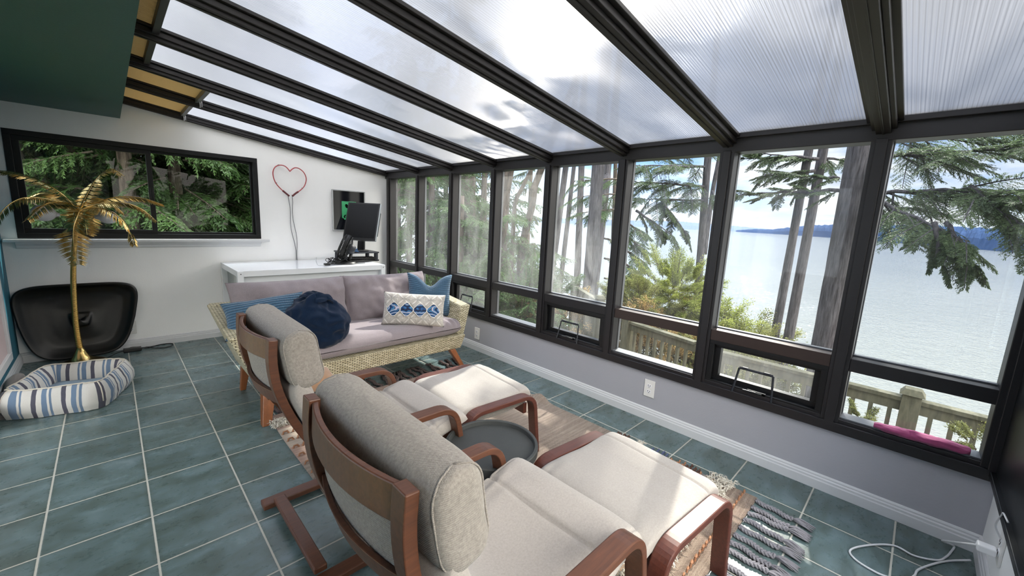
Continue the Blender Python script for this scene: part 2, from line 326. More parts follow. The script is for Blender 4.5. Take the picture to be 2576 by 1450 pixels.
# ------------------------------------------------------------------ mesh helpers
class MB:
    def __init__(s): s.v = []; s.f = []; s.uv = []
    def add(s, vs, fs, uvs=None):
        n = len(s.v); s.v += [tuple(v) for v in vs]
        for i, f in enumerate(fs):
            s.f.append([n+j for j in f]); s.uv.append(uvs[i] if uvs else None)
        return s
    def box(s, a, b, M4=None):
        (x0, y0, z0), (x1, y1, z1) = a, b
        vs = [Vector(p) for p in ((x0, y0, z0), (x1, y0, z0), (x1, y1, z0), (x0, y1, z0), (x0, y0, z1), (x1, y0, z1), (x1, y1, z1), (x0, y1, z1))]
        if M4: vs = [M4 @ v for v in vs]
        return s.add(vs, [(0, 3, 2, 1), (4, 5, 6, 7), (0, 1, 5, 4), (1, 2, 6, 5), (2, 3, 7, 6), (3, 0, 4, 7)])
    def hexa(s, p, uvs=None):  # 8 corners like box
        return s.add(p, [(0, 3, 2, 1), (4, 5, 6, 7), (0, 1, 5, 4), (1, 2, 6, 5), (2, 3, 7, 6), (3, 0, 4, 7)], uvs)
    def prism(s, pts, ext, origin=(0, 0, 0), ax=None):
        # pts: 2D polygon in (a,b) axes, extruded along c ; ax=(A,B,C) vectors
        A, B, Cc = [Vector(q) for q in (ax or ((1, 0, 0), (0, 0, 1), (0, 1, 0)))]
        o = Vector(origin); n = len(pts)
        v = [o+A*p[0]+B*p[1]+Cc*ext[0] for p in pts]+[o+A*p[0]+B*p[1]+Cc*ext[1] for p in pts]
        f = [list(range(n)), list(range(2*n-1, n-1, -1))]+[[i, i+n, (i+1) % n+n, (i+1) % n] for i in range(n)]
        return s.add(v, f)
    def cyl(s, p0, p1, r0, r1=None, n=12, caps=True):
        return s.tube([p0, p1], [r0, r0 if r1 is None else r1], n, caps)
    def tube(s, pts, r, n=8, caps=True, closed=False, flat=1.0, up=None):
        pts = [Vector(p) for p in pts]; m = len(pts)
        if not hasattr(r, '__len__'): r = [r]*m
        T = []
        for i in range(m):
            if closed: t = pts[(i+1) % m]-pts[i-1]
            else: t = pts[min(i+1, m-1)]-pts[max(i-1, 0)]
            T.append(t.normalized() if t.length > 1e-9 else Vector((0, 0, 1)))
        u = Vector(up) if up else (Vector((0, 0, 1)) if abs(T[0].z) < .9 else Vector((1, 0, 0)))
        N = (u-T[0]*u.dot(T[0])).normalized(); vs = []
        for i in range(m):
            N = (N-T[i]*N.dot(T[i])); N = N.normalized() if N.length > 1e-6 else T[i].orthogonal().normalized()
            B = T[i].cross(N)
            for j in range(n):
                a = 2*PI*j/n; vs.append(pts[i]+(N*math.cos(a)*flat+B*math.sin(a))*r[i])
        fs = []
        for i in range(m if closed else m-1):
            for j in range(n):
                a, b = i*n+j, i*n+(j+1) % n; c, d = ((i+1) % m)*n+(j+1) % n, ((i+1) % m)*n+j
                fs.append((a, d, c, b))
        if caps and not closed: fs += [list(range(n)), list(range(m*n-1, (m-1)*n-1, -1))]
        return s.add(vs, fs)
    def lathe(s, prof, n=32, c=(0, 0, 0), M4=None):
        vs = []; c = Vector(c)
        for r, z in prof:
            for j in range(n):
                a = 2*PI*j/n; p = Vector((r*math.cos(a), r*math.sin(a), z)); vs.append((M4 @ p if M4 else p)+c)
        fs = [(i*n+j, i*n+(j+1) % n, (i+1)*n+(j+1) % n, (i+1)*n+j) for i in range(len(prof)-1) for j in range(n)]
        fs += [list(range(n-1, -1, -1)), list(range((len(prof)-1)*n, len(prof)*n))]
        return s.add(vs, fs)
    def grid(s, fn, nu, nv, closeu=False, uvf=None):
        vs = [fn(i/(nu if closeu else nu-1), j/(nv-1)) for j in range(nv) for i in range(nu)]
        fs = []; uvs = []
        for j in range(nv-1):
            for i in range(nu if closeu else nu-1):
                i2 = (i+1) % nu
                fs.append((j*nu+i, j*nu+i2, (j+1)*nu+i2, (j+1)*nu+i))
                if uvf:
                    q = nu if closeu else nu-1
                    uvs.append([uvf(i/q, j/(nv-1)), uvf((i+1)/q, j/(nv-1)), uvf((i+1)/q, (j+1)/(nv-1)), uvf(i/q, (j+1)/(nv-1))])
        return s.add(vs, fs, uvs if uvf else None)
    def obj(s, name, mat, parent=None, smooth=False, bevel=0, seg=2, sub=0, boxuv=False, fix=True):
        me = bpy.data.meshes.new(name); me.from_pydata(s.v, [], s.f)
        if any(u is not None for u in s.uv):
            l = me.uv_layers.new(name='UV'); k = 0
            for f, u in zip(s.f, s.uv):
                for j in range(len(f)):
                    if u: l.data[k].uv = u[j]
                    k += 1
        me.update()
        if boxuv:
            l = me.uv_layers.new(name='UV')
            for p in me.polygons:
                nrm = p.normal
                if abs(nrm.z) > .75: ax = lambda q: (q.x, q.y)
                elif abs(nrm.y) > abs(nrm.x): ax = lambda q: (q.x, q.z)
                else: ax = lambda q: (q.y, q.z)
                for li in p.loop_indices: l.data[li].uv = ax(me.vertices[me.loops[li].vertex_index].co)
        if fix:
            import bmesh
            b = bmesh.new(); b.from_mesh(me); bmesh.ops.recalc_face_normals(b, faces=b.faces); b.to_mesh(me); b.free()
        if smooth: me.polygons.foreach_set('use_smooth', [True]*len(me.polygons))
        me.materials.append(M[mat] if isinstance(mat, str) else mat)
        o = bpy.data.objects.new(name, me); COL.objects.link(o)
        if parent: o.parent = parent
        if bevel:
            md = o.modifiers.new('bevel', 'BEVEL'); md.width = bevel; md.segments = seg; md.limit_method = 'ANGLE'; md.angle_limit = math.radians(40)
        if sub:
            md = o.modifiers.new('sub', 'SUBSURF'); md.levels = sub; md.render_levels = sub
        return o
def tag(o, label, cat, group=None, kind=None):
    o['label'] = label; o['category'] = cat
    if group: o['group'] = group
    if kind: o['kind'] = kind
    return o
def thing(name, label, cat, loc=(0, 0, 0), rz=0, group=None):
    o = bpy.data.objects.new(name, None); COL.objects.link(o); o.empty_display_size = .1
    o.location = loc; o.rotation_euler = (0, 0, rz); return tag(o, label, cat, group)
def st(o): o['kind'] = 'structure'; return o
def sempty(name):
    o = bpy.data.objects.new(name, None); COL.objects.link(o); o.empty_display_size = .1; return st(o)
def copytree(r, name=None):
    c = r.copy(); COL.objects.link(c)
    for ch in list(r.children):
        d = ch.copy(); COL.objects.link(d); d.parent = c
        for g in list(ch.children):
            e = g.copy(); COL.objects.link(e); e.parent = d
    return c
def fillet(pts, r, n=6):
    out = [Vector(pts[0])]
    for i in range(1, len(pts)-1):
        p, a, b = Vector(pts[i]), Vector(pts[i-1]), Vector(pts[i+1])
        ri = r[i-1] if hasattr(r, '__len__') else r
        da, db = (a-p).normalized(), (b-p).normalized()
        t = min(ri, (a-p).length*.49, (b-p).length*.49)
        for j in range(n+1):
            s_ = j/n; out.append((p+da*t)*(1-s_)**2+p*2*s_*(1-s_)+(p+db*t)*s_**2)
    out.append(Vector(pts[-1])); return out
def spline(pts, n=6):
    P = [Vector(p) for p in pts]; P = [P[0]*2-P[1]]+P+[P[-1]*2-P[-2]]; out = []
    for i in range(1, len(P)-2):
        for j in range(n):
            t = j/n; a, b, c, d = P[i-1], P[i], P[i+1], P[i+2]
            out.append(.5*((2*b)+(c-a)*t+(2*a-5*b+4*c-d)*t*t+(3*b-a-3*c+d)*t**3))
    out.append(P[-2]); return out
def bent(mb, path, thick, y0, y1):
    """bentwood strip: 2D path (x,z), thickness in plane, spanning y0..y1"""
    P = [Vector(p) for p in path]; n = len(P); L = []; R = []
    for i in range(n):
        t = (P[min(i+1, n-1)]-P[max(i-1, 0)]).normalized(); nn = Vector((-t.y, t.x))
        L.append(P[i]+nn*thick/2); R.append(P[i]-nn*thick/2)
    vs = []
    for i in range(n):
        vs += [(L[i].x, y0, L[i].y), (R[i].x, y0, R[i].y), (R[i].x, y1, R[i].y), (L[i].x, y1, L[i].y)]
    fs = [(0, 1, 2, 3), ((n-1)*4+3, (n-1)*4+2, (n-1)*4+1, (n-1)*4)]
    for i in range(n-1):
        for j in range(4):
            a, b = i*4+j, i*4+(j+1) % 4; fs.append((a, a+4, b+4, b))
    return mb.add(vs, fs)
def nz(p, s=1.0, seed=0): return noise.noise(Vector(p)*s+Vector((seed*7.1, seed*3.3, seed)))

# ------------------------------------------------------------------ calibrated frame
WX, BY, LX, NY = 2.977, 3.259, -.32, -2.272
CAM = Vector((.30453, -1.89685, 1.38194))
a_, b_, c_ = .783651, -.166584, .0481976; FPX = 1018.725
fw = Vector((math.sin(a_)*math.cos(b_), math.cos(a_)*math.cos(b_), math.sin(b_)))
rt = fw.cross(Vector((0, 0, 1))).normalized(); up = rt.cross(fw)
RR = rt*math.cos(c_)+up*math.sin(c_); UU = -rt*math.sin(c_)+up*math.cos(c_)
cd = bpy.data.cameras.new('camera'); cam = bpy.data.objects.new('camera', cd); COL.objects.link(cam)
cd.sensor_width = 36; cd.lens = FPX*36/2576; cd.clip_start = .05; cd.clip_end = 30000
cam.matrix_world = Matrix(((RR.x, UU.x, -fw.x, CAM.x), (RR.y, UU.y, -fw.y, CAM.y), (RR.z, UU.z, -fw.z, CAM.z), (0, 0, 0, 1)))
sc.camera = cam
def ray(px, py): return fw+RR*((px-1288)/FPX)+UU*(-(py-725)/FPX)
def at(px, py, d):
    """the place seen at a pixel, d metres away horizontally"""
    r = ray(px, py); h = math.hypot(r.x, r.y); return CAM+r*(d/h)
RS = .1447
def roofz(x): return 1.867+RS*(WX-x)      # rafter underside
# ------------------------------------------------------------------ the room
T_ = .12
st(MB().box((LX-.1, NY-.1, -.08), (WX+.12, BY+.12, 0)).obj('floor', 'floor'))
m = MB()   # back wall with a window hole, top following the roof
wx0, wx1, wz0, wz1 = -.235, 1.49, 1.045, 1.90
XL = LX-.1
def pl(m, pts, y0, y1): m.prism(pts, (y0, y1))
top = lambda x: roofz(x)+.05 if x > .3 else 2.5
pl(m, [(XL, -.05), (WX+.12, -.05), (WX+.12, wz0), (XL, wz0)], BY, BY+T_)
pl(m, [(XL, wz0), (wx0, wz0), (wx0, wz1), (XL, wz1)], BY, BY+T_)
pl(m, [(wx1, wz0), (WX+.12, wz0), (WX+.12, top(WX+.12)), (wx1, top(wx1))], BY, BY+T_)
pl(m, [(XL, wz1), (wx1, wz1), (wx1, top(wx1)), (.3, top(.31)), (XL, top(.31))], BY, BY+T_)
st(m.obj('wall_back', 'wall'))
m = MB(); m.box((LX-.1, 2.0, -.05), (LX, BY, 2.5)); m.box((LX-.1, NY-.1, -.05), (LX, -1.3, 2.5)); m.box((LX-.1, -1.3, 2.03), (LX, 2.0, 2.5)); m.box((LX-.1, -1.3, -.05), (LX, 2.0, .02))
st(m.obj('wall_left', 'teal'))
dr = sempty('fill_door')  # glazed doors added out of view to let daylight onto the chair backs
for a, b in ((-1.3, -.2), (-.2, .9), (.9, 2.0)):
    m = MB(); m.box((LX-.07, a, .02), (LX-.02, b, .16)); m.box((LX-.07, a, 1.93), (LX-.02, b, 2.03)); m.box((LX-.07, a, .16), (LX-.02, a+.09, 1.93)); m.box((LX-.07, b-.09, .16), (LX-.02, b, 1.93)); lf_ = m.obj('door_leaf', 'trim', dr, bevel=.003)
    MB().box((LX-.05, a+.09, .16), (LX-.044, b-.09, 1.93)).obj('pane', 'glass', lf_)
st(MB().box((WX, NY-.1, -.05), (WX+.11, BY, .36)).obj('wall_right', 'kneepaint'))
m = MB(); m.box((LX, NY-.1, -.05), (WX+.11, NY, .385)); pl(m, [(LX, .385), (.35, .385), (.35, top(.35)), (.3, top(.31)), (LX, top(.31))], NY-.1, NY)
st(m.obj('wall_front', 'wall'))
m = MB(); m.box((.35, NY-.08, .375), (WX, NY+.03, .40))
pl(m, [(2.18, .385), (WX+.09, .385), (WX+.09, top(WX)), (2.18, top(2.18))], NY-.06, NY+.012)
pl(m, [(.35, top(.35)-.12), (2.2, top(2.2)-.12), (2.2, top(2.2)), (.35, top(.35))], NY-.06, NY+.012); m.box((.35, NY-.06, .385), (.40, NY+.012, 2.05)); m.box((1.22, NY-.06, .385), (1.28, NY+.012, 2.0))
st(m.obj('trim_1', 'blackframe', bevel=.003))
WF = sempty('window_18'); MB().box((.39, NY-.03, .40), (1.23, NY-.024, 2.03)).obj('pane', 'glass', WF); MB().box((1.27, NY-.03, .40), (2.19, NY-.024, 1.95)).obj('pane', 'glass', WF)  # end window added behind the camera to light the room
# baseboards with stepped moulding
def baseboard(name, a, b, inward):
    prof = [(0, 0), (.016, 0), (.016, .05), (.013, .056), (.013, .066), (.009, .072), (.009, .08), (.005, .086), (0, .088)]
    a, b, w = Vector(a), Vector(b), Vector(inward); m = MB(); d = (b-a)
    m.prism(prof, (0, d.length), a, (w, (0, 0, 1), d.normalized())); return st(m.obj(name, 'trim', bevel=.0015))
baseboard('baseboard_back', (LX, BY, 0), (WX, BY, 0), (0, -1, 0))
baseboard('baseboard_right', (WX, NY, 0), (WX, BY, 0), (-1, 0, 0))
baseboard('baseboard_left', (LX, NY, 0), (LX, BY, 0), (1, 0, 0))
baseboard('baseboard_front', (LX, NY, 0), (WX, NY, 0), (0, 1, 0))
# green soffit
m = MB(); m.box((LX, NY, 2.102), (.45, BY, 2.40))
st(m.obj('ceiling', 'green'))
# back window
w1 = sempty('window_1')
def ring(m, x0, x1, z0, z1, t, y0, y1):
    m.box((x0, y0, z0), (x1, y1, z0+t)); m.box((x0, y0, z1-t), (x1, y1, z1)); m.box((x0, y0, z0+t), (x0+t, y1, z1-t)); m.box((x1-t, y0, z0+t), (x1, y1, z1-t)); return m
ring(MB(), wx0, wx1, wz0, wz1, .042, BY-.006, BY+.09).obj('window_frame', 'blackframe', w1, bevel=.002)
ring(MB(), wx0+.042, .632, wz0+.042, wz1-.042, .038, BY+.012, BY+.05).obj('sash', 'blackframe', w1, bevel=.002)
ring(MB(), .6, wx1-.042, wz0+.042, wz1-.042, .02, BY+.05, BY+.085).obj('sash', 'blackframe', w1, bevel=.002)
MB().box((wx0+.06, BY+.028, wz0+.06), (.61, BY+.034, wz1-.06)).obj('pane', 'glassdark', w1)
MB().box((.61, BY+.064, wz0+.055), (wx1-.055, BY+.07, wz1-.055)).obj('pane', 'glassdark', w1)
MB().box((.604, BY+.0, 1.42), (.622, BY+.014, 1.52)).obj('latch', 'blackframe', w1, bevel=.002)
m = MB(); m.box((LX+.012, BY-.06, 1.015), (1.56, BY, 1.038)); m.prism([(0, 1.015), (.045, 1.015), (.038, 1.0), (.022, .985), (.018, .965), (0, .96)], (-.25, 1.48), (0, BY, 0), ((0, -1, 0), (0, 0, 1), (1, 0, 0)))
st(m.obj('trim_2', 'trim', bevel=.003))
# window wall: mullions, rails, sill, header
MY = [3.175, 2.463, 1.786, 1.10, .41, -.29, -.987, -1.676, -2.262]
GX = WX+.075
HB, HT = 1.838, 1.925
n = 3
def trim(m, mat='bronze', bevel=.003):
    global n
    o = st(m.obj('trim_%d' % n, mat, bevel=bevel)); n += 1; return o
m = MB(); m.box((WX-.022, NY, .352), (WX+.11, BY, .405)); m.box((WX-.008, NY, .40), (WX+.03, BY, .425)); trim(m)
m = MB(); m.box((WX-.012, NY, HB), (WX+.10, BY, HT)); m.box((WX-.035, NY, HT-.012), (WX+.10, BY, HT+.02)); trim(m)
for i, y in enumerate(MY):
    w = .040 if 0 < i < 8 else .05
    m = MB(); m.box((WX-.010, y-w, .40), (WX+.10, y+w, HB+.01)); m.box((WX-.022, y-w*.55, .40), (WX-.008, y+w*.55, HB+.01))
    trim(m)
for i in range(8):
    y1, y0 = MY[i]-.04, MY[i+1]+.04
    w = sempty('window_%d' % (i+2)); awn = i in (2, 4, 6)
    rm = 'bronze2' if i in (5, 6) else 'bronze'
    MB().box((WX-.006, y0, .692), (WX+.09, y1, .760)).obj('rail', rm, w, bevel=.003)
    gm = 'glassfog' if i == 4 else ('glassdirty' if i in (0, 1, 2, 3) else 'glass')
    MB().box((GX, y0+.004, .765), (GX+.006, y1-.004, HB)).obj('upper_pane', gm, w)
    # light aluminium beads round the glass
    def bead(z0, z1, t=.009, nm='glazing_bead'):
        m = MB(); yy0, yy1 = y0, y1
        m.box((WX+.02, yy0, z0), (GX, yy1, z0+t)); m.box((WX+.06, yy0, z1-t*.5), (GX, yy1, z1)); m.box((WX+.012, yy1-t*.8, z0), (GX, yy1, z1)); m.box((WX+.05, yy0, z0), (GX, yy0+t*.6, z1))
        return m.obj(nm, 'alu', w, bevel=.001)
    m = MB(); m.box((GX-.006, y1-.004, .76), (GX+.02, y1, HB)); m.box((GX-.01, y0, .76), (GX+.02, y1, .768)); m.obj('glazing_bead', 'alu', w, bevel=.001)
    if not awn:
        MB().box((GX, y0+.004, .43), (GX+.006, y1-.004, .692)).obj('lower_pane', 'glass', w)
        m = MB(); m.box((WX+.005, y0, .425), (GX+.02, y1, .434)); m.box((GX-.008, y1-.004, .43), (GX+.02, y1, .692)); m.obj('glazing_bead', 'alu', w, bevel=.001)
    else:
        f = MB()
        def fr(X0, X1, a, b, z0, z1, t):
            f.box((X0, a, z0), (X1, b, z0+t)); f.box((X0, a, z1-t*.8), (X1, b, z1)); f.box((X0, a, z0+t), (X1, a+t, z1-t*.8)); f.box((X0, b-t, z0+t), (X1, b, z1-t*.8))
        fr(WX-.004, WX+.06, y0, y1, .405, .692, .03); fr(WX+.03, WX+.075, y0+.028, y1-.028, .432, .672, .034)
        f.obj('awning_sash', 'blackframe', w, bevel=.002)
        MB().box((GX-.01, y0+.055, .46), (GX-.005, y1-.055, .65)).obj('lower_pane', 'glassdirty', w)
        ym = (y0+y1)/2+.03; h = MB(); q = .105
        P_ = [(WX-.02, ym+q, .405), (WX+.012, ym+q*.86, .555), (WX+.012, ym-q*.86, .555), (WX-.02, ym-q, .405)]
        for a, b in zip(P_[:-1], P_[1:]):
            a, b = Vector(a), Vector(b); h.tube([a, b], .0065, 4, flat=1.2)
        h.box((WX+.004, ym+q*.4, .553), (WX+.02, ym+q*.7, .566)); h.box((WX+.004, ym-q*.7, .553), (WX+.02, ym-q*.4, .566))
        h.obj('pull_handle', 'darkgrey', w, bevel=.001)
        c = MB(); c.box((WX-.004, ym-.07, .418), (WX+.016, ym+.03, .44)); c.tube([(WX-.006, ym-.05, .43), (WX-.02, ym-.02, .436), (WX-.022, ym+.05, .434)], .006, 6)
        c.obj('crank', 'black', w, bevel=.002)
        if i in (4, 6):
            e = MB(); e.box((WX-.002, y0+.04, .407), (WX+.012, y1-.04, .411)); e.obj('track', 'alu', w)
# the roof: rafters along x on every mullion, eaves, sheets
RA = math.atan(RS)
def rafter(y, wd, x0=.42, x1=WX+.03, wall=False):
    m = MB()
    def sl(x0, x1, y0, y1, h0, h1):
        z = roofz
        m.hexa([(x0, y0, z(x0)+h0), (x1, y0, z(x1)+h0), (x1, y1, z(x1)+h0), (x0, y1, z(x0)+h0), (x0, y0, z(x0)+h1), (x1, y0, z(x1)+h1), (x1, y1, z(x1)+h1), (x0, y1, z(x0)+h1)])
    sl(x0, x1, y-wd*.62, y+wd*.62, 0, .05)           # main box
    sl(x0, x1, y-wd, y-wd*.62, .018, .045); sl(x0, x1, y+wd*.62, y+wd, .018, .045)
    sl(x0, x1, y-wd*1.45, y+wd*1.45, .046, .062)       # glazing flange
    sl(x0, x1, y-wd*.1, y+wd*.1, -.004, .0)
    o = trim(m, 'bronze', .0025)
    if not wall:
        b = MB()
        for xx in (.95, 1.6, 2.25, 2.75):
            b.cyl((xx, y+wd*.62, roofz(xx)+.03), (xx, y+wd*.62+.004, roofz(xx)+.03), .006, n=8)
        b.obj('screw', 'black', o)
    return o
for i, y in enumerate(MY):
    rafter(y if i not in (0, 8) else (BY-.035 if i == 0 else NY+.06), .045 if 0 < i < 8 else .03, wall=i in (0, 8))
PZ = .066
def sheet(name, mat, x0, x1, y0, y1, th=.010, h=PZ, parent=None):
    z = lambda x: roofz(x)+h
    m = MB(); m.hexa([(x0, y0, z(x0)), (x1, y0, z(x1)), (x1, y1, z(x1)), (x0, y1, z(x0)), (x0, y0, z(x0)+th), (x1, y0, z(x1)+th), (x1, y1, z(x1)+th), (x0, y1, z(x0)+th)])
    return m.obj(name, mat, parent)
k = NT('clear_top_skin'); M['topskin'] = k.end(k.n('ShaderNodeBsdfTransparent', Color=(1, 1, 1)).outputs[0])
ends = [.885, .90, .56, .56, .56, .56, .56, .56]
for i in range(8):
    y1 = MY[i] if i else BY+.02; y0 = MY[i+1] if i < 7 else NY-.04
    w = sempty('window_%d' % (i+10))
    o = sheet('roof_panel', 'poly', ends[i], WX+.12, y0, y1, parent=w)
    o.data.materials.append(M['topskin'])
    for p in o.data.polygons: p.material_index = 0 if p.normal.z < -.5 else 1
    o2 = sheet('beige_panel', 'beige', .40, ends[i], y0, y1, .012, .058, parent=w); 
    m = MB(); x = ends[i]; z = roofz(x)
    m.box((x-.018, y0+.04, z+.028), (x+.012, y1-.04, z+.07)); m.obj('crossbar', 'bronze' if i > 1 else 'alu', w, bevel=.002)
    if i < 2:
        h = MB()
        for s in (0, .035):
            h.cyl((x+.005+s*.2, y1-.09-s, z+.03), (x+.005+s*.2, y1-.09-s, z-.01), .006, .004, 8)
        h.obj('hook', 'chrome', w)
    else:
        h = MB(); h.box((x+.005, y0+.07, z+.03), (x+.03, y0+.085, z+.05)); h.obj('clip', 'chrome', w, bevel=.002)
# ridge flashing closing the roof above the soffit
m = MB(); m.box((.36, NY-.1, roofz(.45)+.03), (.46, BY+.1, 2.42)); trim(m, 'green')
# daylight side: outer eaves gutter
m = MB(); m.box((WX+.08, NY-.1, 1.86), (WX+.16, BY+.1, 1.955)); trim(m)

def outlet(name, label, M4, parent=None, plate='ivory', duplex=True):
    t = thing(name, label, 'outlet') ; t.matrix_world = M4
    MB().box((-.039, -.007, -.063), (.039, 0, .063)).obj('cover_plate', plate, t, bevel=.003)
    for z in (-.021, .021):
        r = MB(); r.prism([(.018*math.cos(a)*.95, max(-.0125, min(.0125, .018*math.sin(a)))) for a in [2*PI*q/20 for q in range(20)]], (-.0095, -.006), (0, 0, z)); r = r.obj('receptacle', 'white', t, bevel=.0008)
        s = MB(); s.box((-.009, -.0105, z-.002), (-.006, -.009, z+.008)); s.box((.006, -.0105, z-.002), (.009, -.009, z+.007)); s.cyl((0, -.0105, z-.008), (0, -.009, z-.008), .003, n=8)
        o = s.obj('slots', 'slot', r)
    return t
outlet('wall_outlet', 'white duplex outlet low on the back wall beside the black tub', Matrix.Translation((.372, BY, .205)))
def wr(y, z): return Matrix.Translation((WX, y, z)) @ Matrix.Rotation(PI/2, 4, 'Z') @ Matrix.Rotation(PI, 4, 'Z')
outlet('wall_outlet', 'white duplex outlet under the windows, beside the far ottoman and rug', wr(-.664, .235))
outlet('wall_outlet', 'white duplex outlet under the windows, beside the rattan sofa arm', wr(1.27, .185))
# ------------------------------------------------------------------ soft things
def sgnp(v, p): return math.copysign(abs(v)**p, v)
def loft_cushion(mb, path, hthick, W, n_=7, nr=44, disp=None, wfn=None, mth=2.6, uvs=False):
    """path: list of (x,z) centreline; hthick(s) half thickness; W half width in y"""
    P = [Vector(p) for p in path]; m = len(P); vs = []
    for i in range(m):
        s_ = i/(m-1); t = (P[min(i+1, m-1)]-P[max(i-1, 0)]).normalized(); nn = Vector((-t.y, t.x))
        H = hthick(s_); Wi = W*(wfn(s_) if wfn else 1)
        for j in range(nr):
            a = 2*PI*j/nr; yy = Wi*sgnp(math.cos(a), 2/n_); hh = H*sgnp(math.sin(a), 2/mth)
            q = Vector((P[i].x+nn.x*hh, yy, P[i].y+nn.y*hh))
            if disp:
                d = disp(s_, yy/W, math.sin(a), q); q += Vector((nn.x*d, 0, nn.y*d))
            vs.append(q)
    fs = []
    for i in range(m-1):
        for j in range(nr):
            a, b = i*nr+j, i*nr+(j+1) % nr; fs.append((a, b, b+nr, a+nr))
    fs += [list(range(nr-1, -1, -1)), list(range((m-1)*nr, m*nr))]
    return mb.add(vs, fs)
def resample(pts, n):
    P = [Vector(p) for p in pts]; L = [0]
    for a, b in zip(P[:-1], P[1:]): L.append(L[-1]+(b-a).length)
    out = []; k = 0
    for i in range(n):
        d = L[-1]*i/(n-1)
        while k < len(L)-2 and L[k+1] < d: k += 1
        f = (d-L[k])/max(1e-9, L[k+1]-L[k]); out.append(P[k].lerp(P[k+1], f))
    return out
def rounded(s_, r): # 0..1..0 rounding at both ends
    e = min(s_, 1-s_)/r
    return 1.0 if e >= 1 else math.sqrt(max(0., 1-(1-e)**2))
def pillow(mb, w, h, t, seed=0, ear=.06, n=36, wr=.012, sag=0., p=3.2, dent=0.):
    def fn(side):
        def f(u, v):
            a, b = u*2-1, v*2-1
            e = 1-ear*(1-abs(a)**2.2)*abs(b)**2  # pulled-in edges
            e2 = 1-ear*(1-abs(b)**2.2)*abs(a)**2
            x = a*w/2*e2; z = b*h/2*e
            th = t/2*(max(0, (1-abs(a)**p))*max(0, (1-abs(b)**p)))**.45
            q = Vector((x*6, z*6, seed*5+side*2)); d = noise.noise(q)*wr+noise.noise(q*2.6)*wr*.5
            k = min(1, th/(t*.15)) if t else 0
            z2 = z-dent*max(0, b)*math.exp(-(a/.42)**2)
            return (x, side*(th+d*k)-sag*(1-b*b)*.0, z2)
        return f
    uvf = lambda u, v: (u*w, v*h)
    mb.grid(fn(-1), n, n, uvf=uvf); mb.grid(fn(1), n, n, uvf=uvf)
    return mb
def weld(o, d=.0006):
    md = o.modifiers.new('weld', 'WELD'); md.merge_threshold = d; return o
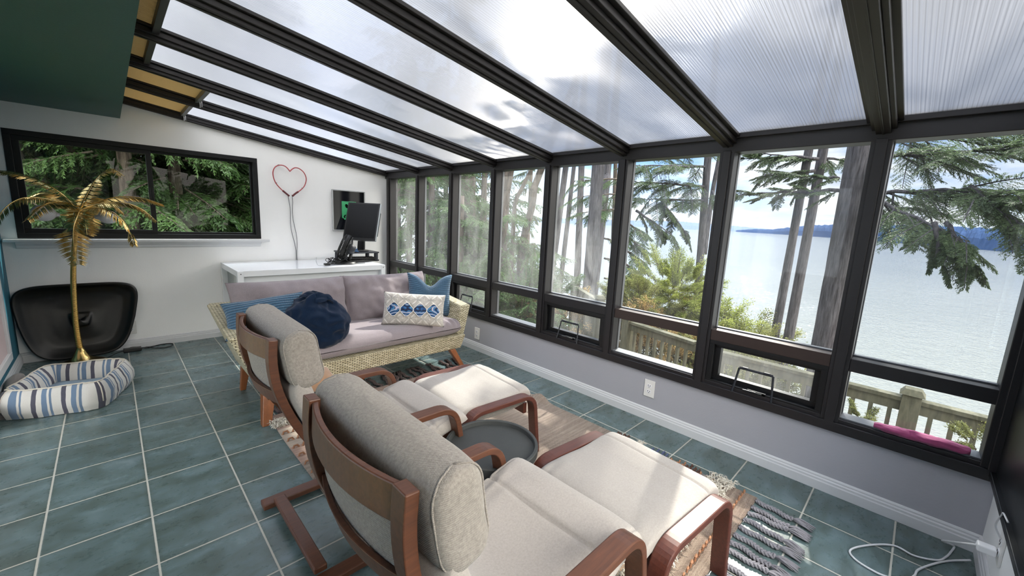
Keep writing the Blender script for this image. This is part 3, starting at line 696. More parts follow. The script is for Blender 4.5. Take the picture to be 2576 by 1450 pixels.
# ------------------------------------------------------------------ bentwood lounge chair
SP = [(0.012, .948), (0.008, .87), (.018, .78), (.048, .685), (.092, .59), (.155, .49), (.24, .395), (.34, .335), (.45, .315), (.58, .33), (.74, .375)]
def make_chair(label, loc, rz):
    t = thing('lounge_chair', label, 'armchair', loc, rz, None)
    sp = resample(spline([Vector(p) for p in SP], 6), 44)
    for s in (-1, 1):
        m = MB(); bent(m, sp, .027, s*.2155-.0215, s*.2155+.0215); m.obj('side_stile', 'poangwood', t, bevel=.0025)
    for s in (-1, 1):
        arm = fillet([(.06, .017), (.80, .017), (.695, .535), (.10, .545)], [.07, .085], 9)
        m = MB(); bent(m, arm, .026, s*.292-.03, s*.292+.03); m.obj('arm_frame', 'poangwood', t, bevel=.004)
        m = MB(); m.box((.30, s*.24-.012, .40), (.335, s*.24+.035, .53)); m.cyl((.317, s*.236, .50), (.317, s*.232, .50), .008, n=10); m.obj('arm_support', 'poangwood', t, bevel=.002)
    # curved rails (bowed backwards), sling between
    def rail(z0, z1, x0f, bow, th=.014):
        m = MB(); N_ = 14
        def f(u, v, k): 
            y = -.195+.39*u; z = z0+(z1-z0)*v; return (x0f(z)-bow*(1-(2*u-1)**2)+k, y, z)
        for k in (0, th): m.grid(lambda u, v: f(u, v, k), N_, 2)
        n0 = N_*2
        for i in range(N_-1):
            m.f += [[i, i+1, i+1+n0, i+n0], [N_+i, N_+i+n0, N_+i+1+n0, N_+i+1]]; m.uv += [None]*2
        m.f += [[0, n0, n0+N_, N_], [N_-1, 2*N_-1, n0+2*N_-1, n0+N_-1]]; m.uv += [None]*2
        return m
    def sx(z):
        for a, b in zip(SP[:-1], SP[1:]):
            if b[1] <= z <= a[1]: return a[0]+(b[0]-a[0])*(a[1]-z)/(a[1]-b[1])
        return SP[0][0]
    rail(.872, .943, lambda z: sx(z)-.006, .032).obj('top_rail', 'poangwood', t, bevel=.003)
    rail(.700, .752, lambda z: sx(z)-.006, .032).obj('lower_rail', 'poangwood', t, bevel=.003)
    rail(.745, .88, lambda z: sx(z)+.002, .022, .006).obj('back_sling', 'linenback', t)
    MB().box((.70, -.195, .355), (.745, .195, .378)).obj('seat_rail', 'poangwood', t, bevel=.003); MB().box((.40, -.195, .305), (.44, .195, .325)).obj('seat_rail', 'poangwood', t, bevel=.003)
    m = MB(); m.box((.10, -.262, .03), (.148, .262, .056)); m.obj('base_crossbar', 'poangwood', t, bevel=.005)
    # head cushion
    m = MB(); pa = resample([(.116, .772), (.098, .85), (.088, .91), (.082, .972)], 30)
    def dh(s_, y, sa, q): return (nz(q, 9, 3)*.004+nz(q, 22, 4)*.0015)
    loft_cushion(m, pa, lambda s_: .060*rounded(s_, .26)**.75+.002, .272, n_=12, nr=88, disp=dh, mth=4.4, wfn=lambda s_: .95+.05*rounded(s_, .12))
    hc = m.obj('head_cushion', 'linenback', t, smooth=True)
    for s, SGN in ((-1, 1), (1, 1), (-1, -1), (1, -1)):
        pts = []
        for i in range(30):
            s_ = i/29; T_ = (pa[min(i+1, 29)]-pa[max(i-1, 0)]).normalized(); H = .060*rounded(s_, .26)**.75+.002; hh = H*math.sin(math.radians(135))**(2/4.4)*SGN; yy = .272*(.95+.05*rounded(s_, .12))*math.sin(math.radians(45))**(2/12)
            pts.append((pa[i].x+(-T_.y)*-hh, s*(yy+.001), pa[i].y+T_.x*-hh))
        m = MB(); m.tube(pts, .0022, 5); m.obj('piping', 'linenback', hc, smooth=True)
    # lower back and seat cushion
    off = .058; base = resample(spline([Vector(p) for p in SP[2:]]+[Vector((.79, .372))], 5), 60); pa = []
    for i, p in enumerate(base):
        T_ = (base[min(i+1, 59)]-base[max(i-1, 0)]).normalized(); pa.append(p+Vector((-T_.y, T_.x))*off)
    pa = [p for p in pa if p.y < .80]
    pa = resample(pa, 130)
    def ds(s_, y, sa, q):
        d = nz(q, 7, 1)*.004+nz(q, 18, 2)*.002
        if sa > .0:
            d -= .010*math.exp(-((s_-.83)/.007)**2)
            if .36 < s_ < .83: d -= .009*math.exp(-(y/.020)**2)
            d += .0035*math.sin(y*34+3*nz(q, 5, 9))*math.exp(-((s_-.80)/.08)**2)
            d -= .012*math.exp(-((s_-.30)/.02)**2)
        d -= .005*math.exp(-((abs(y)-.93)/.012)**2)*(1 if sa > 0 else 0)
        return d
    loft_cushion(m := MB(), pa, lambda s_: .042*rounded(s_, .07)+.001, .268, n_=8, nr=80, disp=ds, mth=3.4)
    m.obj('seat_cushion', 'linen', t, smooth=True)
    return t
make_chair('beige bentwood lounge chair nearest the camera, its shade-darkened back turned to us', (.600, -1.152, .0), 0)
make_chair('beige bentwood lounge chair standing in front of the sofa, behind the nearer one', (.640, -.232, .012), 0)
def make_otto(label, loc, rz):
    t = thing('footstool', label, 'footstool', loc, rz)
    for s in (-1, 1):
        p = fillet([(-.275, 0.0), (-.225, .375), (.225, .375), (.275, 0.0)], .085, 9)
        m = MB(); bent(m, p, .026, s*.282-.03, s*.282+.03); m.obj('arched_leg_frame', 'ottowood', t, bevel=.0045)
    MB().box((-.215, -.255, .25), (-.19, .255, .315)).obj('seat_rail', 'ottowood', t, bevel=.003); MB().box((.19, -.255, .25), (.215, .255, .315)).obj('seat_rail', 'ottowood', t, bevel=.003)
    m = MB(); m.grid(lambda u, v: ((u*2-1)*.2, (v*2-1)*.25, .315-.02*(1-(2*u-1)**2)), 9, 3); m.grid(lambda u, v: ((u*2-1)*.2, (v*2-1)*.25, .321-.02*(1-(2*u-1)**2)), 9, 3); m.obj('seat_sling', 'linenback', t)
    pa = resample(spline([Vector((-.268, .338)), Vector((-.20, .366)), Vector((0, .362)), Vector((.19, .374)), Vector((.245, .358))], 8), 110)
    def ds(s_, y, sa, q):
        d = nz(q, 8, 5)*.005+nz(q, 20, 6)*.002
        if sa > 0: d -= .007*math.exp(-((s_-.83)/.008)**2)
        d += .004*math.sin(y*30+4*nz(q, 4, 2))*math.exp(-(s_/.12)**2)
        return d
    m = MB(); loft_cushion(m, pa, lambda s_: .036*rounded(s_, .10)+.001, .252, n_=8, nr=72, disp=ds, mth=3.4); m.obj('cushion', 'cotton', t, smooth=True)
    return t
make_otto('off-white bentwood footstool between the sofa and the round grey table', (1.775, -.125, .012), math.radians(-4))
make_otto('off-white bentwood footstool at the right of the near chair, patched with sunlight', (1.695, -1.205, .012), math.radians(-5))
# tan cushion lying on the far chair seat
t = thing('lumbar_cushion', 'small tan suede cushion lying on the far lounge chair beside its arm', 'cushion', (.905, .035, .600), 0)
t.rotation_euler = (math.radians(-70), math.radians(12), math.radians(8))
m = MB(); pillow(m, .27, .15, .09, 5, n=26); o = weld(m.obj('cover', 'tan', t, smooth=True))
# round side table
t = thing('side_table', 'round grey side table with a raised rim between chairs and footstools', 'table', (1.418, -.70, .012), 0)
H = .41; R_ = .203
MB().lathe([(.001, H-.045), (R_-.006, H-.045), (R_, H-.035), (R_, H-.004), (R_-.003, H), (R_-.013, H), (R_-.016, H-.003), (R_-.018, H-.020), (.001, H-.020)], 72).obj('tray_top', 'table', t, smooth=False, bevel=0)
MB().lathe([(.001, 0), (.15, 0), (.155, .01), (.10, H-.05), (.001, H-.045)], 48).obj('pedestal', 'tabledark', t)
# ------------------------------------------------------------------ rattan sofa
SX = 1.72
S = thing('rattan_sofa', 'pale woven rattan sofa with grey-mauve cushions and splayed wooden legs', 'sofa', (SX, 0, 0), 0)
y0, y1 = .935, 1.74
m = MB()
m.hexa([(-.80, y0+.02, .20), (.80, y0+.02, .20), (.80, y1, .20), (-.80, y1, .20), (-.835, y0, .325), (.835, y0, .325), (.835, y1, .325), (-.835, y1, .325)])
m.obj('seat_base', 'wicker', S, bevel=.008, seg=3, boxuv=True)
for s in (-1, 1):
    m = MB()
    a = [(s*.80, y0+.018, .20), (s*.735, y0+.018, .20), (s*.735, y1, .20), (s*.80, y1, .20), (s*.955, y0+.085, .575), (s*.84, y0+.085, .575), (s*.84, y1+.02, .66), (s*.955, y1+.02, .66)]
    m.hexa(a); m.obj('arm', 'wicker', S, bevel=.014, seg=3, boxuv=True)
m = MB(); m.hexa([(-.80, y1-.10, .30), (.80, y1-.10, .30), (.80, y1, .20), (-.80, y1, .20), (-.94, y1-.05, .66), (.94, y1-.05, .66), (.94, y1+.05, .66), (-.94, y1+.05, .66)])
m.obj('backrest', 'wicker', S, bevel=.012, seg=3, boxuv=True)
for (tx, ty), (fx, fy) in (((.70, .975), (.815, .925)), ((-.76, .985), (-.80, .91)), ((.70, 1.66), (.80, 1.72)), ((-.76, 1.60), (-.79, 1.60)), ((-.01, 1.25), (-.01, 1.25))):
    m = MB(); a, b = .030, .018
    if tx != fx and tx == -.76 and ty < 1: a, b = .038, .026
    zt = .205
    m.hexa([(fx-b, fy-b, .0), (fx+b, fy-b, .0), (fx+b, fy+b, .0), (fx-b, fy+b, .0), (tx-a, ty-a, zt), (tx+a, ty-a, zt), (tx+a, ty+a, zt), (tx-a, ty+a, zt)]); m.obj('leg', 'sofaleg', S, bevel=.004)
def dseat(s_, y, sa, q):
    d = nz(q, 4, 1)*.008+nz(q, 11, 2)*.003
    if sa > -.2 and s_ < .45: d += .009*math.sin(q.y*95+5*nz(q, 6, 8))*math.exp(-((s_-.10)/.13)**2)*(.4+abs(nz(q, 3, 4))*1.6)
    return d
pa = resample([(0, 0), (.66, .0)], 40)
m = MB(); loft_cushion(m, pa, lambda s_: .070*rounded(s_, .15)+.002, .79, n_=16, nr=170, disp=dseat, mth=5.0)
mm = Matrix.Translation((0, .945, .396)) @ Matrix.Rotation(PI/2, 4, 'Z')
m.v = [tuple(mm @ Vector(v)) for v in m.v]; m.obj('seat_cushion', 'sofafab', S, smooth=True)
for cx, wd, hh, rz, seed, tilt in ((-.43, .86, .43, 0, 1, 20), (.37, .82, .43, 0, 2, 20)):
    m = MB(); pillow(m, wd, hh, .25, seed, .055, n=56, wr=.03, p=3.0)
    mm = Matrix.Translation((cx, 1.53, .63)) @ Matrix.Rotation(math.radians(-tilt+4), 4, 'X') @ Matrix.Rotation(math.radians(rz), 4, 'Z')
    m.v = [tuple(mm @ Vector(v)) for v in m.v]; weld(m.obj('back_cushion', 'sofafab', S, smooth=True), .002)
def place_pillow(name, label, cat, loc, rot, w, h, t, mat, seed, part='cover', **kw):
    T = thing(name, label, cat, loc, 0); T.rotation_euler = [math.radians(a) for a in rot]
    m = MB(); pillow(m, w, h, t, seed, **kw); o = weld(m.obj(part, mat, T, smooth=True), .002); return T, o
place_pillow('throw_pillow', 'blue ribbed knit throw pillow slumped in the left corner of the sofa', 'pillow', (1.02, 1.20, .655), (-32, -7, -14), .50, .27, .12, 'knit', 3, ear=.1)
place_pillow('throw_pillow', 'blue ribbed knit throw pillow with two tall corners by the right sofa arm', 'pillow', (2.40, 1.30, .645), (-14, 3, -24), .43, .42, .14, 'knit', 4, ear=.12, dent=.10)
T, o = place_pillow('lumbar_pillow', 'cream macrame lumbar pillow with four blue circles leaning at the right of the sofa', 'pillow', (2.10, 1.075, .588), (-20, 3, -33), .52, .28, .12, 'macrame', 6, ear=.05)
def lump(x, z):
    a, b = x/.25, z/.135
    return -.06*((1-abs(a)**3.2)*(1-abs(b)**3.2))**.45
for i, cx in enumerate((-.165, -.06, .05, .16)):
    m = MB(); nn_ = 9
    def fn(u, v):
        r = v*(.050+.005*math.cos(4*2*PI*u)); x = cx+r*math.cos(u*2*PI); z = -.012+r*1.05*math.sin(u*2*PI); return (x, lump(x, z)-.011, z)
    m.grid(fn, 24, nn_, closeu=True); d = m.obj('blue_circle', 'swirl', o, smooth=True)
    m = MB(); m.tube([Vector(fn(k/28, 1.0)) for k in range(28)], .0036, 5, closed=True); m.obj('knotted_ring', 'macrame', d, smooth=True)
# navy slouchy bag
def bag():
    T = thing('beanbag', 'dark navy linen beanbag sitting on the left of the sofa seat', 'beanbag', (1.29, 1.10, .455), 0)
    m = MB()
    def fn(u, v):
        a = u*2*PI; ph = v*PI
        r = math.sin(ph)**.8; z = -math.cos(ph)
        x = r*math.cos(a); y = r*math.sin(a)
        q = Vector((x, y, z))
        fold = (noise.noise(q*1.6+Vector((3, 1, 4)))*.14+abs(noise.noise(q*2.6+Vector((9, 2, 5))))*-.15-abs(noise.noise(q*5.1))*.05+noise.noise(q*6)*.02)
        k = 1+fold
        sx, sy, sz = .215, .19, .185
        if z > .3:
            g = (z-.3)/.7; k *= 1-.22*g*g
            k += .13*math.sin(a*5+3*noise.noise(q*2))*g*g
        zz = z*sz*(1+fold*.5)+(.03*math.sin(a*3+1)*max(0, z)**3)
        zz = max(zz, -sz*.82)
        flare = 1+.12*max(0, -z)
        return (x*sx*k*flare-.02*z, y*sy*k*flare, zz+sz*.82)
    m.grid(fn, 90, 60, closeu=True); m.obj('body', 'navy', T, smooth=True)
    m = MB()
    def fl(u, v):
        x = -.13+.22*u; z = .315+.055*math.sin(PI*u)*v+.02*noise.noise(Vector((u*4, v*3, 0)))
        return (x, -.03+.03*math.sin(u*9)+(v-.5)*.05, z+.0)
    m.grid(fl, 20, 8); m.grid(lambda u, v: tuple(Vector(fl(u, v))+Vector((0, .012, 0))), 20, 8)
    m.obj('gathered_neck', 'navy', T, smooth=True)
    T.rotation_euler = (math.radians(6), math.radians(10), math.radians(-25))
    return T
bag()
# ------------------------------------------------------------------ rug
RX0, RX1, RY0, RY1 = .95, 2.60, -1.48, 1.00
R = thing('area_rug', 'brown and cream striped woven rug with grey braided fringes under the footstools', 'rug', (0, 0, 0))
m = MB(); nu, nv = 60, 110
def rg(u, v):
    x = RX0+(RX1-RX0)*u; y = RY0+(RY1-RY0)*v
    e = .012*noise.noise(Vector((0, y*3, 1))); x += e*(1 if u > .5 else .6)
    z = .009+.0015*noise.noise(Vector((x*8, y*8, 0)))
    c = math.exp(-((x-RX1)/.05)**2-((y-.03)/.07)**2); z += .045*c   # curled corner near the far footstool
    return (x, y, z)
m.grid(rg, nu, nv); 
g = lambda u, v: (rg(u, v)[0], rg(u, v)[1], .001)
m.grid(g, nu, nv)
for j in range(nv-1):
    for a in (0, nu-1):
        i = j*nu+a; m.f.append([i, i+nu, i+nu+nu*nv, i+nu*nv]); m.uv.append(None)
for i in range(nu-1):
    for a in (0, nv-1):
        k_ = a*nu+i; m.f.append([k_, k_+1, k_+1+nu*nv, k_+nu*nv]); m.uv.append(None)
m.obj('woven_field', 'rug', R, smooth=False)
def tuftband(name, mat, ya, yb, x0, x1, cnt, ln, r, seed):
    rr = random.Random(seed); m = MB()
    for i in range(cnt):
        x = rr.uniform(x0, x1); y = rr.uniform(ya, yb); a = rr.uniform(0, 2*PI); l = ln*rr.uniform(.6, 1.2)
        dx, dy = math.cos(a)*l*.55, math.sin(a)*l*.55
        m.tube([(x, y, .008), (x+dx*.3, y+dy*.3, .008+l*.45), (x+dx, y+dy, .012+l*.25)], [r, r, r*.5], 3, caps=False)
    o = m.obj(name, mat, R, fix=False); o['kind'] = 'stuff'; return o
tuftband('shag_pile', 'shag', -1.36, -1.24, 1.0, 2.63, 1500, .055, .0028, 1)
tuftband('shag_pile', 'shag', -.83, -.80, 2.0, 2.63, 260, .05, .0028, 2)
tuftband('shag_pile', 'shag', .80, .90, .93, 1.15, 300, .05, .0028, 3)
def loops(name, mat, rows, x0, x1, step, rad, seed):
    m = MB(); rr = random.Random(seed)
    for y in rows:
        x = x0
        while x < x1:
            k = rad*rr.uniform(.8, 1.2)
            k *= 1.35; m.tube([(x, y, .008), (x+k*.3, y, .008+k), (x+k*1.5, y+k*.2, .010+k*.8), (x+k*2, y, .008)], k*.34, 4, caps=False); x += step*rr.uniform(.85, 1.15)
    o = m.obj(name, mat, R, fix=False); o['kind'] = 'stuff'; return o
loops('looped_pile', 'loops', (-.655, -.675, -.70, -.725), 1.1, 2.61, .032, .011, 4)
M['bluewool'] = plain('slate_blue_wool', (84, 92, 122), .95, .1, nscale=30, nstr=.5, var=.3)
M['copperwool'] = plain('copper_wool', (158, 116, 90), .95, .1, nscale=30, nstr=.5, var=.3)
loops('looped_pile', 'bluewool', (-.90, -.93, -.965, -.99), 1.1, 2.62, .022, .009, 5)
loops('looped_pile', 'copperwool', (-1.03, -1.07, -1.42, -1.10, -1.20), 1.0, 2.6, .042, .010, 6)
loops('looped_pile', 'loops', (-1.12, -1.14, -1.165, -1.185), 1.0, 2.61, .030, .010, 7)
loops('looped_pile', 'copperwool', (.20, .30, .40, .50, .60, .70), .96, 1.2, .05, .012, 8)
def tassel_mesh(seed, L_, sign, mat='yarn'):
    rr = random.Random(seed); m = MB(); n = 34; bend = rr.uniform(-.02, .02); bl = L_*.68
    def c(t): return Vector((bend*math.sin(t*PI*.8)+.006*math.sin(t*9+seed), sign*bl*t, .011))
    for k in range(3):
        ph = 2*PI*k/3; pts = []
        for i in range(n):
            t = i/(n-1); w = t*2*PI*3.6+ph
            pts.append(c(t)+Vector((.0095*math.sin(w), 0, .005*math.sin(2*w))))
        m.tube(pts, .0058, 6)
    m.lathe([(.001, -.007), (.009, -.004), (.011, 0), (.009, .004), (.001, .007)], 10, c(1.0)+Vector((0, 0, .002)), Matrix.Rotation(PI/2, 4, 'X'))
    e = c(1.0)
    for i in range(20):
        a = rr.uniform(-.55, .55); l = L_*.36*rr.uniform(.7, 1.1); zz = rr.uniform(0, .012)
        p = [e, e+Vector((math.sin(a)*l*.35, sign*l*.4, zz)), e+Vector((math.sin(a*.8)*l*.6+rr.uniform(-.006, .006), sign*l, rr.uniform(-.006, .002)))]
        m.tube(spline(p, 4), [.0034]*8+[.0022], 4)
    return m
protos = []
for k in range(4): protos.append(tassel_mesh(k+3, .235, -1).obj('fringe_tassel', 'yarn', R, smooth=True, fix=False))
protos2 = []
for k in range(4): protos2.append(tassel_mesh(k+13, .20, 1).obj('fringe_tassel', 'yarn_brown', R, smooth=True, fix=False))
def lay(pr, xs, y, jit):
    used = set()
    for i, x in enumerate(xs):
        q = pr[i % 4]; o = q if i < 4 else q.copy()
        if i >= 4: COL.objects.link(o)
        o.location = (x, y, .0); o.rotation_euler = (0, 0, rnd.uniform(-jit, jit))
lay(protos, [2.575-i*.068 for i in range(24)], RY0-.004, .16)
lay(protos2, [2.56-i*.066 for i in range(24)], RY1+.004, .35)

# ------------------------------------------------------------------ desk and what stands on it
D = thing('desk', 'glossy white desk against the back wall behind the sofa', 'desk', (0, 0, 0))
dx0, dx1, dy0, dy1, dz = 1.10, 2.545, 2.45, 3.235, .80
MB().box((dx0+.004, dy0+.004, dz-.012), (dx1-.004, dy1, dz-.002)).obj('worktop', 'desk', D, bevel=.002)
m = MB(); m.box((dx0, dy0, dz-.055), (dx1, dy0+.03, dz)); m.obj('front_rail', 'desk', D, bevel=.002)
m = MB(); m.box((dx0, dy0+.03, dz-.055), (dx0+.03, dy1, dz)); m.obj('side_rail', 'desk', D, bevel=.002)
m = MB(); m.box((dx1-.03, dy0+.03, dz-.055), (dx1, dy1, dz)); m.obj('side_rail', 'desk', D, bevel=.002)
m = MB(); m.box((dx0+.03, dy0+.05, dz-.17), (dx1-.03, dy0+.065, dz-.055)); m.obj('modesty_panel', 'desk', D, bevel=.001)
for x in (dx0, dx1-.05):
    for y in (dy0, dy1-.05):
        l = MB().box((x+(.002 if x > dx0 else -.002), y+(.003 if y > dy0 else -.003), 0), (x+.05+(.002 if x > dx0 else -.002), y+.05-(.002 if y > dy0 else 0), dz-.003)).obj('leg', 'desk', D, bevel=.003)
        b = MB(); b.cyl((x+.025, y-.005, dz-.028), (x+.025, y+.0, dz-.028), .005, n=12); b.obj('bolt', 'greycord', l) if y == dy0 else None
# monitor
yaw = math.radians(-38); Mn = Vector((-math.sin(-yaw)*1, -math.cos(yaw), 0))
T = thing('monitor', 'black flat monitor tilted back on a stand at the right of the white desk', 'monitor', (2.47, 2.95, .92), math.radians(-50))
def tiltm(v, ang=-20, piv=(0, 0, .17)):
    return Matrix.Translation(piv) @ Matrix.Rotation(math.radians(ang), 4, 'X') @ Matrix.Translation(Vector(piv)*-1) @ Vector(v)
def tb(m, a, b):
    k0 = len(m.v); m.box(a, b); m.v[k0:] = [tuple(tiltm(v)) for v in m.v[k0:]]; return m
m = MB(); tb(m, (-.205, -.004, .125), (.205, .034, .605)); m.obj('housing', 'silver', T, bevel=.004)
m = MB(); tb(m, (-.205, -.012, .125), (.205, -.004, .605)); m.obj('bezel', 'black', T, bevel=.002)
m = MB(); tb(m, (-.188, -.0135, .155), (.188, -.012, .590)); m.obj('screen', 'screen', T)
m = MB(); tb(m, (-.012, -.0145, .592), (.012, -.012, .601)); tb(m, (-.20, .034, .2), (.2, .06, .5)); m.obj('back_cover', 'black', T, bevel=.003)
m = MB(); m.hexa([(-.045, .02, .012), (.045, .02, .012), (.045, .05, .012), (-.045, .05, .012), (-.035, .05, .30), (.035, .05, .30), (.035, .09, .30), (-.035, .09, .30)]); m.obj('neck', 'black', T, bevel=.004)
MB().lathe([(.001, 0), (.105, 0), (.11, .006), (.10, .012), (.001, .016)], 40).obj('foot', 'black', T)
# riser
T = thing('monitor_riser', 'dark grey plastic monitor riser with round legs on the white desk', 'stand', (2.43, 2.95, dz))
m = MB(); m.box((-.22, -.15, .10), (.22, .15, .118)); m.obj('platform', 'darkgrey', T, bevel=.008, seg=3)
for x in (-.19, .19):
    for y in (-.12, .12): MB().lathe([(.001, 0), (.024, 0), (.024, .10), (.001, .10)], 20, (x, y, 0)).obj('leg', 'darkgrey', T)
# keyboards under it
T = thing('keyboard', 'black keyboard lying under the monitor riser, lower of two', 'keyboard', (2.43, 2.86, dz), math.radians(8))
MB().box((-.22, -.07, .001), (.22, .07, .02)).obj('base', 'black', T, bevel=.004)
m = MB()
for i in range(17):
    for j in range(5): m.box((-.21+i*.0247, -.062+j*.0247, .02), (-.21+i*.0247+.019, -.062+j*.0247+.019, .027))
m.obj('key_block', 'blackmat', T)
T = thing('keyboard', 'black keyboard lying under the monitor riser, stacked on another one', 'keyboard', (2.41, 2.88, dz+.028), math.radians(-6))
MB().box((-.21, -.07, .001), (.21, .07, .018)).obj('base', 'black', T, bevel=.004)
m = MB()
for i in range(16):
    for j in range(5): m.box((-.20+i*.0247, -.062+j*.0247, .018), (-.20+i*.0247+.019, -.062+j*.0247+.019, .025))
m.obj('key_block', 'blackmat', T)
# fan
FS_ = 1.15
T = thing('desk_fan', 'small black desk fan with a round cage turned to the left on the white desk', 'fan', (2.20, 2.72, dz), math.radians(-118))
MB().lathe([(.001, 0), (.095, 0), (.10, .006), (.085, .018), (.02, .03), (.015, .035), (.001, .035)], 40).obj('base', 'black', T)
m = MB(); m.tube([(0, .02, .02), (0, .045, .06), (0, .05, .10)], .016, 10); m.obj('neck', 'black', T, smooth=True)
T.scale = (FS_, FS_, FS_)
FM = Matrix.Translation((0, -.005, .165)) @ Matrix.Rotation(math.radians(-22), 4, 'X')
m = MB()
def circ(r, y, n=40): return [FM @ Vector((r*math.cos(2*PI*i/n), y, r*math.sin(2*PI*i/n))) for i in range(n)]
for r, y in ((.118, -.03), (.122, -.01), (.122, .015), (.115, .035)): m.tube(circ(r, y), .003, 5, closed=True)
for r in (.03, .055, .08, .1): m.tube(circ(r, -.036-.012*(1-r/.12)), .0016, 4, closed=True)
for i in range(48):
    a = 2*PI*i/48; c, s = math.cos(a), math.sin(a)
    m.tube([FM @ Vector(p) for p in ((.02*c, -.05, .02*s), (.085*c, -.045, .085*s), (.12*c, -.03, .12*s), (.123*c, .0, .123*s), (.115*c, .035, .115*s), (.06*c, .055, .06*s))], .0017, 4)
cage = m.obj('cage', 'black', T)
m = MB(); m.lathe([(.118, -.004), (.125, -.012), (.127, .0), (.125, .012), (.118, .004)], 48, (0, 0, 0), FM @ Matrix.Rotation(PI/2, 4, 'X')); m.obj('cage_band', 'blackmat', T)
m = MB(); m.lathe([(.001, -.10), (.035, -.098), (.05, -.075), (.055, -.045), (.045, -.03), (.001, -.03)], 28, (0, 0, 0), FM @ Matrix.Rotation(PI/2, 4, 'X')); m.obj('motor_housing', 'darkgrey', T, smooth=True)
m = MB()
for b in range(5):
    a0 = 2*PI*b/5
    def bl(u, v):
        a = a0+(u-.5)*.9*(.4+v*.8); r = .02+.085*v; return FM @ Vector((r*math.cos(a), -.005+(u-.5)*.03, r*math.sin(a)))
    m.grid(bl, 6, 6)
m.obj('blades', 'blackmat', T)
# cables
def tangle(n, c, r, h, seed, rad=.0032):
    rr = random.Random(seed); m = MB()
    for i in range(n):
        pts = []; a = rr.uniform(0, 6.28); k = rr.uniform(.5, 1)
        for j in range(9):
            a += rr.uniform(.4, 1.1); q = r*k*rr.uniform(.5, 1.1)
            pts.append((c[0]+q*math.cos(a)*1.3, c[1]+q*math.sin(a), c[2]+.004+abs(rr.gauss(0, h*.5))))
        m.tube(spline(pts, 5), rad, 5)
    return m
tag(tangle(9, (2.10, 2.72, dz), .10, .06, 3).obj('cable_tangle', 'cord', smooth=True), 'black tangle of cables heaped at the foot of the desk fan', 'cable')
T = tangle(4, (2.34, 2.82, dz+.12), .045, .02, 8, .004).obj('cable_coil', 'bluecable', smooth=True); tag(T, 'small blue coil of cable lying on the riser in front of the monitor', 'cable')
m = MB(); m.box((1.92, 2.60, dz), (1.985, 2.63, dz+.024)); pl_ = m.obj('power_plug', 'black', bevel=.004); tag(pl_, 'black plug with a cable lying on the white desk left of the fan', 'plug')
MB().tube(spline([(1.985, 2.615, dz+.012), (2.06, 2.62, dz+.006), (2.15, 2.60, dz+.005), (2.28, 2.64, dz+.006), (2.40, 2.66, dz+.005)], 6), .0035, 6).obj('cable', 'cord', pl_, smooth=True)
m = MB(); m.tube(spline([(1.93, 2.61, dz+.006), (1.86, 2.60, dz+.008), (1.845, 2.61, dz+.03), (1.845, 2.63, dz+.06), (1.85, 2.64, dz+.085)], 6), .010, 8, flat=.35); tag(m.obj('cable_end', 'silver', smooth=True), 'grey curled strap sticking up beside the plug on the white desk', 'strap')

# ------------------------------------------------------------------ neon heart
T = thing('neon_heart', 'unlit pink neon heart hanging on the back wall above the white desk', 'neon sign', (0, BY, 0))
def onw(px, py, y):
    r = ray(px, py); t_ = (y-CAM.y)/r.y; return CAM+r*t_
yy = -.035
left = [(1.801, 1.800), (1.770, 1.838), (1.735, 1.856), (1.69, 1.853), (1.65, 1.825), (1.630, 1.775), (1.633, 1.715), (1.655, 1.655), (1.700, 1.600), (1.745, 1.560), (1.783, 1.528)]
right = [(1.801, 1.800), (1.822, 1.825), (1.855, 1.846), (1.895, 1.843), (1.94, 1.812), (1.965, 1.765), (1.968, 1.715), (1.945, 1.650), (1.90, 1.600), (1.850, 1.562), (1.815, 1.528)]
L3 = spline([(x, yy, z) for x, z in left], 5); R3 = spline([(x, yy, z) for x, z in right], 5)
MB().tube(L3[::-1]+R3[1:], .0055, 8).obj('glass_tube', 'neon', T, smooth=True)
for q in (L3, R3): MB().tube(q[-9:], .010, 8).obj('end_sleeve', 'neonend', T, smooth=True)
for p in ((1.69, 1.858), (1.93, 1.63), (1.66, 1.66)): MB().cyl((p[0], -.04, p[1]), (p[0], 0, p[1]), .005, n=8).obj('standoff', 'silver', T)
for xa, xb, ph in ((1.77, 1.845, 0), (1.812, 1.862, 1.6)):
    pts = [(xa, -.03, 1.545)]
    for i in range(1, 12):
        z = 1.545-i*.071; f = i/12; pts.append((xa+(xb-xa)*f+.010*math.sin(i*.9+ph), -.012, z))
    pts += [(xb, -.010, .70), (xb+.02, -.010, .40), (xb+.01, -.01, .06)]
    MB().tube(spline(pts, 3), .0028, 5).obj('cord', 'greycord', T, smooth=True)
# picture
T = thing('framed_picture', 'silver-framed dark picture with a green print hanging behind the monitor', 'picture', (0, BY, 0))
px0, px1, pz0, pz1 = 2.262, 2.672, 1.150, 1.645
ring(MB(), px0, px1, pz0, pz1, .011, -.032, -.001).obj('frame', 'silver', T, bevel=.001)
MB().box((px0+.011, -.022, pz0+.011), (px1-.011, -.004, pz1-.011)).obj('mount', 'artblack', T)
MB().box((px0+.115, -.0232, pz0+.135), (px1-.115, -.022, pz1-.135)).obj('print', 'greenart', T)

